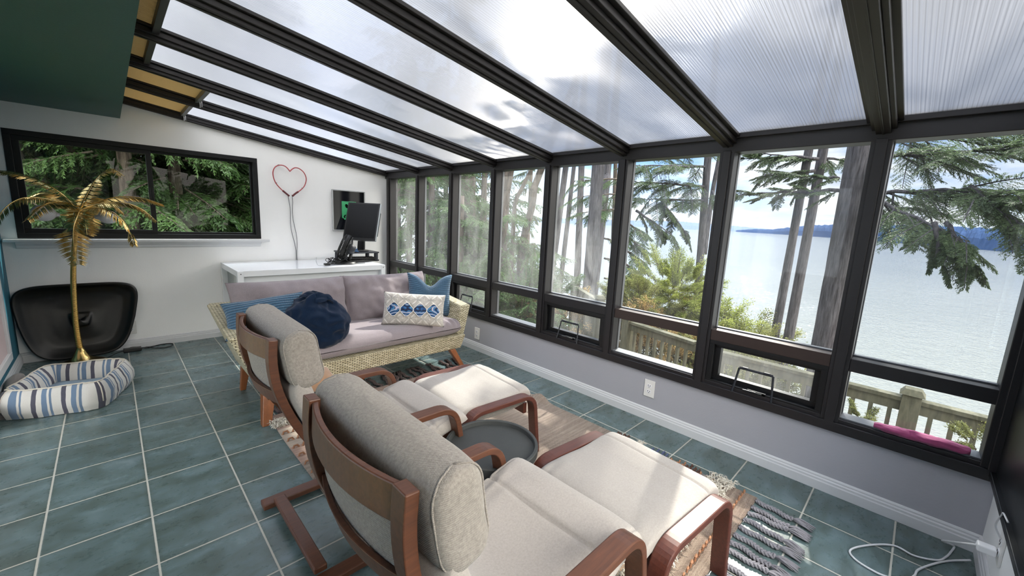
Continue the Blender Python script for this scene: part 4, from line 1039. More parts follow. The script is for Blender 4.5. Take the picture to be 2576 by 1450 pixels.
# ------------------------------------------------------------------ palm lamp
T = thing('palm_lamp', 'tall brass palm tree floor lamp with two white globes by the back window', 'lamp', (.04, 2.995, 0))
MB().lathe([(.001, 0), (.155, 0), (.158, .006), (.13, .016), (.075, .035), (.05, .065), (.035, .10), (.022, .14), (.001, .14)], 56).obj('base', 'gold', T, smooth=True)
tr = spline([(0, 0, .10), (-.005, 0, .35), (.014, 0, .72), (.045, 0, 1.0), (.088, 0, 1.27)], 12)
MB().tube(tr, [.021-.006*i/(len(tr)-1) for i in range(len(tr))], 20).obj('trunk', 'goldrib', T, smooth=True)
MB().lathe([(.001, -.03), (.024, -.03), (.03, 0), (.024, .03), (.001, .035)], 20, (.09, 0, 1.25)).obj('crown', 'gold', T, smooth=True)
def frond(pts, ll=.085, wid=.013, droop=.5, n=40, seed=0):
    rr = random.Random(seed); sp = resample(spline([Vector(p) for p in pts], 8), 60); m = MB()
    m.tube(sp, [.0062*(1-.75*i/59) for i in range(60)], 6)
    for k in range(n):
        f = .12+.88*k/(n-1); i = min(58, int(f*59)); p = sp[i]; t = (sp[i+1]-sp[max(0, i-1)]).normalized()
        side = t.cross(Vector((0, 0, 1)))
        if side.length < .2: side = t.cross(Vector((0, 1, 0)))
        side.normalize(); l = ll*(math.sin(PI*min(1, .22+f*.70))**.7)*rr.uniform(.9, 1.1)
        for s in (-1, 1):
            d = (side*s+t*(.55 if droop > .3 else .3)+Vector((0, 0, -droop))).normalized(); u2 = d.cross(t).normalized(); wv = d.cross(u2).normalized()
            q = [p, p+d*l*.45+wv*wid*.5, p+d*l+Vector((0, 0, -.006)), p+d*l*.45-wv*wid*.5]; mid = p+d*l*.5-u2*wid*.3
            k0 = len(m.v); m.add([q[0], q[1], q[2], q[3], mid], [(0, 1, 4), (1, 2, 4), (2, 3, 4), (3, 0, 4)])
    return m.obj('frond', 'gold', T, fix=False)
c0 = (.09, 0, 1.275)
F = [[c0, (.02, -.05, 1.41), (-.13, -.05, 1.53), (-.28, -.02, 1.56), (-.34, .0, 1.50)],
     [c0, (-.02, -.12, 1.36), (-.17, -.22, 1.37), (-.27, -.28, 1.27), (-.31, -.30, 1.14)],
     [c0, (.05, -.10, 1.34), (-.05, -.30, 1.34), (-.15, -.42, 1.22)],
     [c0, (.15, .05, 1.42), (.22, .08, 1.56), (.31, .06, 1.65), (.38, .02, 1.60)],
     [c0, (.22, .05, 1.37), (.36, .05, 1.42), (.50, .06, 1.415), (.63, .08, 1.37)],
     [c0, (.22, -.06, 1.35), (.36, -.08, 1.37), (.48, -.06, 1.32), (.57, -.02, 1.22)],
     [c0, (.20, -.14, 1.32), (.30, -.22, 1.28), (.37, -.24, 1.17), (.40, -.22, 1.02)],
     [c0, (.10, -.12, 1.28), (.06, -.17, 1.15), (.05, -.17, 1.00), (.06, -.16, .86)],
     [c0, (.12, .12, 1.30), (.12, .17, 1.20), (.12, .17, 1.08)],
     [c0, (.0, .10, 1.40), (-.10, .14, 1.42), (-.20, .12, 1.36)],
     [c0, (.16, .10, 1.38), (.27, .13, 1.38), (.36, .12, 1.28)]]
for i, f in enumerate(F): frond(f, ll=.12 if i in (7, 8, 3) else .105, seed=i, droop=.12 if i in (7, 8) else (.3 if i == 3 else .5))
def globe(p, tgt, r):
    g = thing_child = None
    d = (Vector(tgt)-Vector(p)).normalized(); q = d.to_track_quat('Z', 'Y').to_matrix().to_4x4()
    prof = [(r*math.sin(a)*(1-.12*math.cos(a)*0), -r*1.12*math.cos(a)) for a in [PI*k/22 for k in range(1, 20)]]
    prof = [(.001, -r*1.12)]+prof+[(.016, r*1.25), (.016, r*1.42), (.001, r*1.42)]
    arm = MB().tube([Vector(tgt), Vector(p)+d*r*1.35], .006, 8).obj('lamp_arm', 'gold', T, smooth=True)
    o = MB().lathe(prof, 36, p, q).obj('globe_shade', 'fixture', arm, smooth=True)
globe((-.09, -.10, 1.262), (.075, 0, 1.240), .062); globe((.262, -.02, 1.243), (.085, 0, 1.235), .056)

# ------------------------------------------------------------------ black tub
T = thing('plastic_tub', 'large black moulded plastic tub on edge against the back wall behind the palm lamp', 'tub', (.055, 3.195, 0))
def outline(u, k):   # rounded trapezoid, wide at the top
    a = 2*PI*u; ca, sa = math.cos(a), math.sin(a)
    x = .355*k*sgnp(ca, .40); z = .325*k*sgnp(sa, .40 if sa > 0 else .55)
    x *= (1+.14*z/.325) if z > 0 else (1-.20*abs(z)/.325*1.0)
    x += .012*z/.3
    return x, z+.335
def tubf(u, v):
    # v:0 outer rim lip -> dish -> centre hub
    prof = [(1.0, 0.0), (.995, -.022), (.97, -.030), (.94, -.022), (.86, .015), (.72, .055), (.55, .068), (.30, .070), (.20, .066), (.15, .045), (.08, .035), (.002, .033)]
    f = v*(len(prof)-1); i = min(len(prof)-2, int(f)); t_ = f-i; k = prof[i][0]*(1-t_)+prof[i+1][0]*t_; d = prof[i][1]*(1-t_)+prof[i+1][1]*t_
    x, z = outline(u, 1.0); x *= 1; cx, cz = .0, .335
    return (x*k, d*.7+z*.055-.035, cz+(z-cz)*k)
m = MB(); m.grid(tubf, 80, 46, closeu=True); o = m.obj('shell', 'tub', T, smooth=True, fix=False)
md = o.modifiers.new('solid', 'SOLIDIFY'); md.thickness = .004
# power brick on the floor
m = MB(); m.box((.30, 3.115, .002), (.425, 3.175, .034)); t = m.obj('power_adapter', 'black', bevel=.006, seg=3); tag(t, 'black power adapter on the floor between the tub and the wall outlet', 'adapter')
MB().tube(spline([(.425, 3.15, .018), (.47, 3.165, .006), (.50, 3.20, .005), (.57, 3.235, .005), (.645, 3.225, .005), (.65, 3.15, .005), (.60, 3.105, .005), (.53, 3.13, .005), (.47, 3.185, .01), (.46, 3.21, .006), (.44, 3.17, .01)], 7), .0042, 6).obj('cord', 'cord', t, smooth=True)
MB().tube(spline([(.30, 3.145, .018), (.25, 3.13, .006), (.22, 3.075, .005), (.20, 3.05, .004)], 7), .0035, 6).obj('cord', 'cord', t, smooth=True)
MB().tube(spline([(.36, 3.175, .02), (.35, 3.22, .02), (.40, 3.235, .012), (.41, 3.20, .006), (.33, 3.20, .006)], 7), .0035, 6).obj('cord', 'cord', t, smooth=True)

# ------------------------------------------------------------------ dog bed
T = thing('dog_bed', 'small dog bed in blue, white and navy stripes on the tiles by the teal wall', 'dog bed', (.03, 2.135, 0), math.radians(-17))
A_, B_ = .205, .245
def rr_path(u, a, b, r):
    per = [(a, -b+r), (a, b-r), (a-r, b), (-a+r, b), (-a, b-r), (-a, -b+r), (-a+r, -b), (a-r, -b)]
    segs = []; 
    pts = []
    for (cx, cy, a0) in ((a-r, b-r, 0), (-a+r, b-r, PI/2), (-a+r, -b+r, PI), (a-r, -b+r, 3*PI/2)):
        for k in range(9): an = a0+PI/2*k/8; pts.append(Vector((cx+r*math.cos(an), cy+r*math.sin(an))))
    pts.append(pts[0].copy()); return pts
P_ = resample(rr_path(0, A_, B_, .045), 121)[:-1]; Ltot = sum((P_[(i+1) % 120]-P_[i]).length for i in range(120))
SEC = [(.048, .004), (.062, .05), (.060, .10), (.048, .145), (.034, .172), (.022, .180), (.006, .168), (-.012, .14), (-.022, .10), (-.026, .05), (-.026, .01)]
m = MB()
def bedf(u, v):
    i = int(round(u*120)) % 120; p = P_[i]; t = (P_[(i+1) % 120]-P_[i-1]).normalized(); nn = Vector((t.y, -t.x))
    f = v*(len(SEC)-1); k = min(len(SEC)-2, int(f)); s_ = f-k; o_ = SEC[k][0]*(1-s_)+SEC[k+1][0]*s_; z = SEC[k][1]*(1-s_)+SEC[k+1][1]*s_
    q = Vector((p.x, p.y, z)); w = noise.noise(q*9)*.010+noise.noise(q*22)*.004
    corner = 1 if (abs(abs(p.x)-A_) < .07 and abs(abs(p.y)-B_) < .07) else 0
    w -= corner*.012*abs(math.sin(i*1.7))
    z += .012*noise.noise(Vector((p.x*5, p.y*5, 3)))*(z/.19)
    return (p.x+nn.x*(o_+w), p.y+nn.y*(o_+w), max(.002, z))
m.grid(bedf, 120, 31, closeu=True, uvf=lambda u, v: (u*Ltot*1.12, v*.4)); m.obj('bolster_wall', 'stripe', T, smooth=True, fix=False)
pip = [Vector(bedf(k/120, 5/10))+Vector((0, 0, .003)) for k in range(120)]
MB().tube(pip, .0045, 6, closed=True).obj('piping', 'shag', T, smooth=True)
for sx_, sy_ in ((1, 1), (-1, 1), (-1, -1), (1, -1)):
    b = min(range(120), key=lambda i: (P_[i]-Vector((sx_*A_, sy_*B_))).length)
    MB().tube([Vector(bedf(b/120, v))*1.0+Vector((0, 0, .0)) for v in [k/10 for k in range(1, 6)]], .004, 6).obj('piping', 'shag', T, smooth=True)
m = MB(); m.grid(lambda u, v: ((u*2-1)*(A_-.02), (v*2-1)*(B_-.02), .055+.02*(1-(2*u-1)**4)*(1-(2*v-1)**4)+.006*noise.noise(Vector((u*5, v*5, 0)))), 24, 24)
m.box((-A_+.02, -B_+.02, .004), (A_-.02, B_-.02, .05)); m.obj('inner_cushion', 'bed_in', T, smooth=True)
# plush mat
T = thing('plush_mat', 'grey-brown plush mat partly under the striped dog bed beside the teal wall', 'mat', (0, 0, 0))
m = MB(); m.grid(lambda u, v: (-.318+.14*u+.01*math.sin(v*9), 1.96+.62*v, .018+.014*min(1, 8*min(u, 1-u, v, 1-v))+.006*noise.noise(Vector((u*7, v*20, 0)))), 16, 40); m.box((-.315, 1.97, .001), (-.185, 2.57, .02)); m.obj('pile', 'mat', T, smooth=True)
T = thing('plush_roll', 'rolled grey plush blanket between the dog bed and the teal wall', 'blanket', (-.262, 2.44, .032))
m = MB(); m.grid(lambda u, v: (.045*math.cos(u*2*PI)*math.sin(PI*v)**.35*(1+.18*noise.noise(Vector((math.cos(u*6.28)*2, v*5, 1)))), -.20+.40*v, .045+.045*math.sin(u*2*PI)*math.sin(PI*v)**.35), 24, 20, closeu=True); m.obj('fabric', 'mat', T, smooth=True, fix=False)
# white framed picture on the left wall
T = thing('wall_frame', 'white picture frame low on the teal left wall, mostly out of view', 'picture', (LX, 0, 0))
m = MB()
fy0, fy1, fz0, fz1 = 2.10, 2.765, .175, 1.0
def lf(m, a, b, c, d): m.box((0, a, c), (.028, b, d))
lf(m, fy0, fy1, fz0, fz0+.06); lf(m, fy0, fy1, fz1-.06, fz1); lf(m, fy0, fy0+.06, fz0+.06, fz1-.06); lf(m, fy1-.06, fy1, fz0+.06, fz1-.06); m.obj('frame', 'trim', T, bevel=.004)
M['pinkish'] = plain('pale_pink_card', (196, 178, 178), .7)
m = MB(); m.box((.001, fy0+.06, fz0+.06), (.012, fy1-.06, fz1-.06)); m.obj('picture_card', 'pinkish', T)

# ------------------------------------------------------------------ towel on the sill
T = thing('rolled_towel', 'bright pink towel laid along the window sill at the far right', 'towel', (WX+.025, -2.015, .425))
def tw(u, v):
    a = u*2*PI; y = -.165+.33*v; e = math.sin(PI*min(1, max(0, .02+v*.96)))**.22
    q = Vector((math.cos(a)*1.5, v*7, math.sin(a)*1.5)); k = 1+.28*noise.noise(q)+.12*noise.noise(q*2.3)
    x = .030*math.cos(a)*k*e-.012*v; z = .020+.024*math.sin(a)*k*e*(1.15-.35*v)
    return (x, y, max(.0, z))
m = MB(); m.grid(tw, 36, 60, closeu=True); m.obj('towel_cloth', 'pink', T, smooth=True, fix=False)
m = MB(); m.box((-.012, -.215, .001), (.004, -.17, .004)); m.obj('care_label', 'white', T)

# ------------------------------------------------------------------ plug, cord and charger in the near corner
def wfp(x, z): return Matrix.Translation((x, NY, z)) @ Matrix.Rotation(PI, 4, 'Z')
outlet('wall_outlet', 'white outlet on the end wall at the right edge, with a white charger in it', wfp(2.60, .25))
T = thing('phone_charger', 'white charger plugged in at the right corner with a cord looped on the tiles', 'charger', (0, 0, 0))
m = MB(); m.box((2.58, NY+.012, .212), (2.62, NY+.062, .240)); m.obj('adapter_block', 'white', T, bevel=.005)
cp = [(2.60, NY+.062, .225), (2.70, -2.17, .15), (2.86, -2.15, .05), (2.94, -2.195, .006), (2.88, -2.185, .006), (2.821, -2.169, .006), (2.76, -2.14, .006), (2.716, -2.069, .006), (2.726, -2.004, .006), (2.646, -1.928, .006), (2.54, -1.869, .006), (2.485, -1.888, .006), (2.464, -1.954, .006), (2.475, -2.003, .006), (2.52, -2.05, .006), (2.567, -2.072, .006), (2.623, -2.083, .006), (2.722, -2.131, .006), (2.80, -2.18, .006), (2.85, -2.24, .02)]
MB().tube(spline(cp, 8), .0042, 8).obj('cord', 'whitecord', T, smooth=True)
MB().tube(spline([(2.60, NY+.01, .285), (2.60, NY+.03, .33), (2.55, NY+.03, .40), (2.50, NY+.035, .43), (2.44, NY+.03, .43)], 8), .003, 8).obj('thin_cord', 'whitecord', T, smooth=True)
# ------------------------------------------------------------------ outside: water, hills, bluff, deck
WZ = -30.0
m = MB(); 
def wgrid(u, v):
    a = math.radians(20+140*u); r = 30*(1200**v); return (CAM.x+r*math.sin(a), CAM.y+r*math.cos(a), WZ)
m.grid(wgrid, 60, 40); w = m.obj('sea', 'water', fix=False); tag(w, 'wide silver stretch of sea glittering in the sun below the windows', 'sea', kind='stuff')
def hills(name, label, azs, tops, dists, depth, mat, seed):
    m = MB(); n = 90
    def f(u, v):
        a = azs[0]+(azs[-1]-azs[0])*u; k = 0
        while k < len(azs)-2 and azs[k+1] < a: k += 1
        t = (a-azs[k])/(azs[k+1]-azs[k]); el = tops[k]*(1-t)+tops[k+1]*t
        dist = dists[k]*(1-t)+dists[k+1]*t; ctr = dist*(1+depth*v); H = (math.tan(math.radians(el))*dist*(1+depth*.45)+CAM.z-WZ)*math.sin(min(1, v/.9)*PI)**.6 if 0 < v < 1 else -2
        H += (noise.noise(Vector((a*3, v*4, seed)))*.08+noise.noise(Vector((a*14, v*9, seed)))*.05)*abs(H)+(2.5*noise.noise(Vector((a*90, v*30, seed))) if 0 < v < 1 else 0)
        ra = math.radians(a); return (CAM.x+ctr*math.sin(ra), CAM.y+ctr*math.cos(ra), WZ+H)
    m.grid(f, 400, 14); o = m.obj(name, mat, fix=False, smooth=False); return tag(o, label, 'hill')
hills('headland', 'haze-blue wooded headland across the water at the right', [73.2, 75, 77, 79, 81, 84, 90, 96, 112], [.05, .28, .36, .75, 1.05, 1.2, 1.4, 1.3, 1.4], [14000, 12500, 11000, 9000, 8000, 5600, 3400, 2350, 1700], .35, 'hill', 1)
hills('distant_shore', 'pale haze-blue far shore on the horizon left of the headland', [40, 55, 62, 66, 70, 73, 76, 79], [.4, .6, .72, .85, .7, .55, .4, .2], [17000, 17000, 17000, 17000, 17000, 17000, 17000, 17000], .3, 'hill2', 5)
# bluff: ground falling away from the deck towards the water
def gz(x, y):
    q = Vector((x*.25, y*.25, 0)); d = x-5.6
    z = -1.9-.12*max(0, 5.6-x)*0
    if d > 0: z -= d*.62+.03*d*d*(1 if d < 14 else 0)
    if y > 4.2: z += min(1.2, (y-4.2)*.16)*math.exp(-max(0, d)*.06)
    return z+.35*noise.noise(q*2)+.15*noise.noise(q*6)
m = MB(); m.grid(lambda u, v: (-14+40*u, -8+38*v, max(WZ-1, gz(-14+40*u, -8+38*v))), 90, 80); g = m.obj('bluff_ground', 'ground', smooth=True, fix=False); tag(g, 'sloping earth bank under the trees and deck outside', 'ground', kind='stuff')
# deck and railing. top line measured: x at y
RT = .06
def rx(y): return 5.0+.105*(y+2.0) if y < .85 else 5.30+.9*(y-.85)*.25
D_ = tag(MB().box((WX+.16, -4.2, -1.02), (4.95, 3.4, -.95)).obj('deck', 'boards', bevel=.004), 'weathered plank deck outside below the windows', 'deck')
def railing(pa, pb, label, top, spacing, posts, bw=.030):
    a, b = Vector((*pa, 0)), Vector((*pb, 0)); d = (b-a); Ln = d.length; ang = math.atan2(d.y, d.x)
    T = thing('deck_railing', label, 'railing', a, ang); zb = top-.86
    MB().box((0, -.045, top-.035), (Ln, .045, top)).obj('top_rail', 'deck', T, bevel=.003)
    MB().box((0, -.02, top-.125), (Ln, .02, top-.04)).obj('upper_rail', 'deck', T, bevel=.003)
    MB().box((0, -.02, zb), (Ln, .02, zb+.08)).obj('bottom_rail', 'deck', T, bevel=.003)
    n = int(Ln/spacing)
    for i in range(1, n+1):
        x = i*spacing
        if any(abs(x-p) < .09 for p in posts) or x > Ln-.02: continue
        MB().box((x-bw/2, -.018, zb+.04), (x+bw/2, .018, top-.09)).obj('baluster', 'deck', T)
    for p in posts:
        po = MB().box((p-.06, -.06, -1.0), (p+.06, .06, top+.035)).obj('post', 'deck', T, bevel=.004)
        m = MB(); m.hexa([(p-.08, -.08, top+.035), (p+.08, -.08, top+.035), (p+.08, .08, top+.035), (p-.08, .08, top+.035), (p-.05, -.05, top+.085), (p+.05, -.05, top+.085), (p+.05, .05, top+.085), (p-.05, .05, top+.085)]); m.obj('post_cap', 'deck', po, bevel=.003)
    return T
railing((5.0, -4.0), (5.02, -.28), 'weathered wooden deck railing outside the right-hand windows, in front of the big trunks', RT, .124, [1.99, 3.66])
railing((5.05, -.20), (5.33, .86), 'weathered wooden deck railing in front of the yellow-green bush', RT+.03, .115, [1.06])
railing((5.33, .95), (6.9, 3.0), 'close-slatted wooden railing leading away behind the middle windows', .16, .075, [.9, 2.4], .045)

# ------------------------------------------------------------------ trees
def mesh_quads(name, V, mat, parent):
    V = V.reshape(-1, 3); n = len(V)//4
    me = bpy.data.meshes.new(name); me.vertices.add(n*4); me.vertices.foreach_set('co', V.astype(np.float32).ravel())
    me.loops.add(n*4); me.loops.foreach_set('vertex_index', np.arange(n*4, dtype=np.int32))
    me.polygons.add(n); me.polygons.foreach_set('loop_start', np.arange(0, n*4, 4, dtype=np.int32)); me.polygons.foreach_set('loop_total', np.full(n, 4, dtype=np.int32))
    me.update(); me.validate(); me.materials.append(M[mat])
    o = bpy.data.objects.new(name, me); COL.objects.link(o); o.parent = parent; return o
def leaves(P, Dr, L_, W_, rng, twist=.7):
    """rhombic blades: base P, direction Dr, length L_, width W_"""
    n = len(P); Dr = Dr/np.linalg.norm(Dr, axis=1, keepdims=True)
    r = rng.normal(size=(n, 3))*twist+np.array([0, 0, 1.]); s = np.cross(Dr, r); s /= np.linalg.norm(s, axis=1, keepdims=True)+1e-9
    L_ = np.broadcast_to(L_, n)[:, None]; W_ = np.broadcast_to(W_, n)[:, None]
    m_ = P+Dr*L_*.45
    return np.stack([P, m_+s*W_*.5, P+Dr*L_, m_-s*W_*.5], 1)
def spray_proto(rng, length, kind):
    """one branch along +x; returns leaf base/dir/len/width arrays and list of twig segments"""
    P, Dd, Ls, Ws = [], [], [], []; segs = []
    if kind == 'fir': sp, tl, nl, lw, droop = .036, .33, .019, (.040, .011), .25
    elif kind == 'cedar': sp, tl, nl, lw, droop = .05, .36, .024, (.062, .020), .65
    else: sp, tl, nl, lw, droop = .06, .30, .03, (.085, .032), .1
    s = .10*length; side = 1
    while s < length:
        f = s/length; tlen = tl*length*(1-f*.75)*rng.uniform(.6, 1.1)+.06; side = -side
        base = np.array([s, 0, -.10*length*f*f]); ang = rng.uniform(.75, 1.15); el = rng.uniform(-.25, .15)
        d = np.array([math.cos(ang), side*math.sin(ang), el]); n = max(3, int(tlen/nl)); pts = [base]
        for i in range(n):
            t = (i+1)/n; p = base+d*tlen*t+np.array([.15*tlen*t*t, 0, -droop*tlen*t*t]); pts.append(p)
            loc = p-pts[-2]; loc /= np.linalg.norm(loc)+1e-9
            for q in (-1, 1):
                if kind == 'broad':
                    v = loc+rng.normal(size=3)*.9
                else:
                    c = np.cross(loc, [0, 0, 1.]); c /= np.linalg.norm(c)+1e-9; v = loc*.9+c*q*rng.uniform(.5, 1.)+np.array([0, 0, rng.uniform(-.35, .2)])
                P.append(p+(rng.normal(size=3)*.09 if kind == 'broad' else rng.normal(size=3)*.006)); Dd.append(v); Ls.append(lw[0]*rng.uniform(.6, 1.3)); Ws.append(lw[1]*rng.uniform(.7, 1.3))
            P.append(p); Dd.append(loc+rng.normal(size=3)*.15); Ls.append(lw[0]); Ws.append(lw[1])
        segs.append((base, pts[-1])); s += sp*rng.uniform(.7, 1.3)*max(.6, length/1.6)
    return np.array(P), np.array(Dd), np.array(Ls), np.array(Ws), segs
def rotm(d, roll):
    d = Vector(d).normalized(); y = Vector((0, 0, 1)).cross(d)
    if y.length < .01: y = Vector((0, 1, 0))
    y.normalize(); z = d.cross(y); R_ = Matrix((d, y, z)).transposed() @ Matrix.Rotation(roll, 3, 'X'); return np.array(R_)
PROTO = {}
def proto(kind):
    if kind not in PROTO:
        rng = np.random.default_rng({'fir': 1, 'cedar': 2, 'broad': 3}[kind]); PROTO[kind] = [spray_proto(rng, 1.2, kind) for _ in range(5)]
    return PROTO[kind]
def tree(name, label, cat, base, trunk, branches, kind, leafmat, barkmat, group=None, seed=0, lscale=1.0):
    """trunk: list of (point, radius) ; branches: list of (origin, direction, length)"""
    rng = np.random.default_rng(seed+100); rr = random.Random(seed)
    T = thing(name, label, cat, base, 0, group); B = Vector(base)
    if trunk:
        pts = [Vector(p)-B for p, r in trunk]; rs = [r for p, r in trunk]; n = len(pts); P2 = spline(pts, 8) if n > 2 else [pts[0].lerp(pts[1], i/12) for i in range(13)]
        R2 = [np.interp(i/(len(P2)-1)*(n-1), range(n), rs)*(1+.06*noise.noise(Vector((i*.8, seed, 0)))) for i in range(len(P2))]
        m = MB(); m.tube(P2, R2, 16 if rs[0] > .1 else 8); m.obj('trunk', barkmat, T, smooth=True, fix=False)
    if branches:
        out = []; tw = MB()
        for (o_, d_, L_) in branches:
            Pp, Dd, Ls, Ws, segs = proto(kind)[rr.randrange(5)]; k = L_/1.2; Rm = rotm(d_, rr.uniform(-.35, .35)); o = np.array(Vector(o_)-B)
            jit = 1.0
            out.append(leaves(o+(Pp*k)@Rm.T, Dd@Rm.T, Ls*max(.55, min(1.5, k))*lscale, Ws*max(.55, min(1.5, k))*lscale, rng))
            e = o+np.array([L_, 0, -.1*L_])@Rm.T
            mid = o+np.array([L_*.5, 0, -.025*L_])@Rm.T
            tw.tube([Vector(o), Vector(mid), Vector(e)], [.010*k+.006, .007*k+.003, .003], 5, caps=False)
            for a, b in segs[::2]:
                tw.tube([Vector(o+(a*k)@Rm.T), Vector(o+(b*k)@Rm.T)], [.004*k, .0015], 3, caps=False)
        mesh_quads('foliage', np.concatenate(out), leafmat, T)
        tw.obj('twigs', barkmat, T, fix=False)
    return T
def limb(pa, pb, d0, d1, n, up=.0, L_=(.5, .9), spread=.9, seed=0, curve=0., tip=True, hang=-.2):
    """sprays set along a limb seen from pixel pa (distance d0) to pb (distance d1)"""
    rr = random.Random(seed); a, b = at(*pa, d0), at(*pb, d1); ax = (b-a).normalized(); out = []
    n = int(n*1.5)
    for i in range(n):
        f = (i+.5)/n; p = a.lerp(b, f)+Vector((0, 0, curve*math.sin(PI*f)))
        d = ax*.8+Vector((rr.gauss(0, spread*.5), rr.gauss(0, spread*.5), rr.gauss(hang, .25)))
        out.append((p, d, rr.uniform(*L_)*(1-.35*f)))
    return out, a, b
def limbs_tree(name, label, cat, trunk, specs, kind, leafmat, barkmat, seed=0, group=None, lscale=1.0):
    br = []; segs = []
    for k, s in enumerate(specs):
        o, a, b = limb(seed=seed*31+k, **s); br += o; segs.append((a, b, s.get('curve', 0)))
    base = trunk[0][0] if trunk else segs[0][0]
    T = tree(name, label, cat, base, trunk, br, kind, leafmat, barkmat, group, seed, lscale); B = Vector(base)
    m = MB()
    for a, b, cv in segs:
        pts = [a.lerp(b, f)+Vector((0, 0, cv*math.sin(PI*f)+.03*noise.noise(Vector((f*5, seed, 0)))))-B for f in [i/8 for i in range(9)]]
        m.tube(pts, [.024*(1-f*.85) for f in [i/8 for i in range(9)]], 6)
    m.obj('limbs', barkmat, T, fix=False, smooth=True); return T
def vtrunk(pt, pb, d, r0, r1, ztop=9., zbot=None):
    """upright trunk through two seen points"""
    a, b = at(*pt, d), at(*pb, d); 
    s = (a-b)/(a.z-b.z); zb = gz(b.x, b.y)-.6 if zbot is None else zbot
    bot = b+s*(zb-b.z); top_ = b+s*(ztop-b.z); mid = b+s*((zb+ztop)/2-b.z)
    return [(bot, r0*1.12), (b, r0), (a, r1), (top_, r1*.6)]
S_ = lambda pa, pb, d0, d1, n, **k: dict(pa=pa, pb=pb, d0=d0, d1=d1, n=n, **k)
# the three big trunks at the right and their limbs
limbs_tree('fir_tree', 'thickest grey fir trunk standing right outside the widest window', 'tree', vtrunk((2162, 380), (2072, 880), 6.6, .142, .125),
    [S_((2215, 488), (2590, 498), 6.4, 5.6, 15, L_=(.45, .8), curve=.05), S_((2205, 505), (2440, 610), 6.2, 5.4, 10, L_=(.4, .7), hang=-.3), S_((2380, 560), (2450, 665), 5.6, 5.4, 6, L_=(.3, .5), hang=-.7),
     S_((2230, 395), (2600, 370), 6.6, 6.0, 13, L_=(.5, .8)), S_((2440, 470), (2600, 590), 5.8, 5.4, 8, L_=(.4, .6)), S_((2350, 560), (2370, 670), 5.5, 5.4, 3, L_=(.2, .35), hang=-.8),
     S_((2120, 480), (1850, 488), 6.6, 6.3, 9, L_=(.25, .4), spread=.6, hang=0), S_((2110, 450), (1990, 440), 6.8, 6.5, 5, L_=(.3, .45)),
     S_((2230, 350), (2600, 330), 6.9, 6.5, 8, L_=(.6, .9))], 'fir', 'fir', 'bark', 1)
limbs_tree('fir_tree', 'slender grey fir trunk, the right one of the leaning pair', 'tree', vtrunk((2066, 403), (1981, 864), 7.6, .072, .062),
    [S_((2060, 400), (1900, 385), 7.5, 7.2, 6, L_=(.3, .5)), S_((2050, 430), (1920, 440), 7.5, 7.2, 6, L_=(.3, .5)), S_((2060, 400), (2160, 400), 7.6, 7.8, 5, L_=(.4, .5))], 'fir', 'fir', 'bark', 2)
limbs_tree('fir_tree', 'slender grey fir trunk, the left one of the leaning pair', 'tree', vtrunk((2030, 403), (1947, 859), 7.9, .066, .058),
    [S_((2020, 470), (1900, 500), 7.9, 7.6, 6, L_=(.25, .4)), S_((2030, 395), (1870, 400), 8.0, 7.6, 6, L_=(.3, .5), hang=.0)], 'fir', 'fir', 'bark', 3)
limbs_tree('fir_tree', 'grey fir trunk against the water beside the yellow-green bush', 'tree', vtrunk((1781, 393), (1749, 812), 8.6, .075, .066),
    [S_((1778, 420), (1590, 415), 8.6, 7.4, 11, L_=(.5, .8)), S_((1776, 470), (1580, 455), 8.6, 7.2, 11, L_=(.5, .8)), S_((1774, 505), (1600, 500), 8.6, 7.2, 9, L_=(.4, .7)), S_((1660, 500), (1730, 590), 7.6, 7.4, 7, L_=(.3, .5), hang=-.5),
     S_((1600, 530), (1690, 590), 7.4, 7.2, 6, L_=(.3, .5), hang=-.5), S_((1790, 480), (1810, 520), 8.6, 8.6, 2, L_=(.3, .4)), S_((1600, 385), (1800, 380), 8.6, 8.8, 6, L_=(.5, .8))], 'fir', 'fir', 'bark', 4)
tree('fir_tree', 'thin leaning grey trunk touching the tree beside the yellow-green bush', 'tree', at(1783, 574, 9.0), [(at(1772, 640, 8.9), .05), (at(1790, 500, 9.1), .045), (at(1810, 393, 9.2), .04)], [], 'fir', 'fir', 'bark', seed=5)
# bay 4/5 stand
for i, (a, b, d, r, lab) in enumerate([((1423, 423), (1398, 610), 10.5, .085, 'leaning grey trunk at the left edge of the fogged window'), ((1443, 427), (1427, 566), 12.5, .07, 'thin upright grey trunk behind the fogged window, second from its left edge'),
        ((1463, 416), (1452, 700), 12, .10, 'straight grey trunk in the middle of the fogged window'), ((1505, 416), (1482, 739), 8.8, .15, 'thick furrowed grey trunk at the right of the fogged window'), ((1530, 410), (1520, 500), 12, .12, 'grey trunk just behind the right edge of the fogged window')]):
    tree('fir_tree', lab, 'tree', at(*b, d)+Vector((0, 0, -3)), vtrunk(a, b, d, r, r*.85), [], 'fir', 'fir', 'bark', seed=10+i)
limbs_tree('fir_tree', 'green fir boughs filling the right of the fogged window', 'tree', vtrunk((1548, 430), (1540, 700), 10.5, .06, .05),
    [S_((1560, 450+k*38), (1440+10*(k % 3), 455+k*40), 10.3, 9.4, 6, L_=(.5, .8)) for k in range(3)]+[S_((1575, 560+k*35), (1622-4*(k % 2), 590+k*36), 8.6, 8.3, 5, L_=(.35, .5), hang=-.3) for k in range(6)]+[S_((1520, 600+k*50), (1560, 610+k*50), 9.8, 9.6, 4, L_=(.4, .6)) for k in range(3)], 'fir', 'cedar', 'bark2', 20)
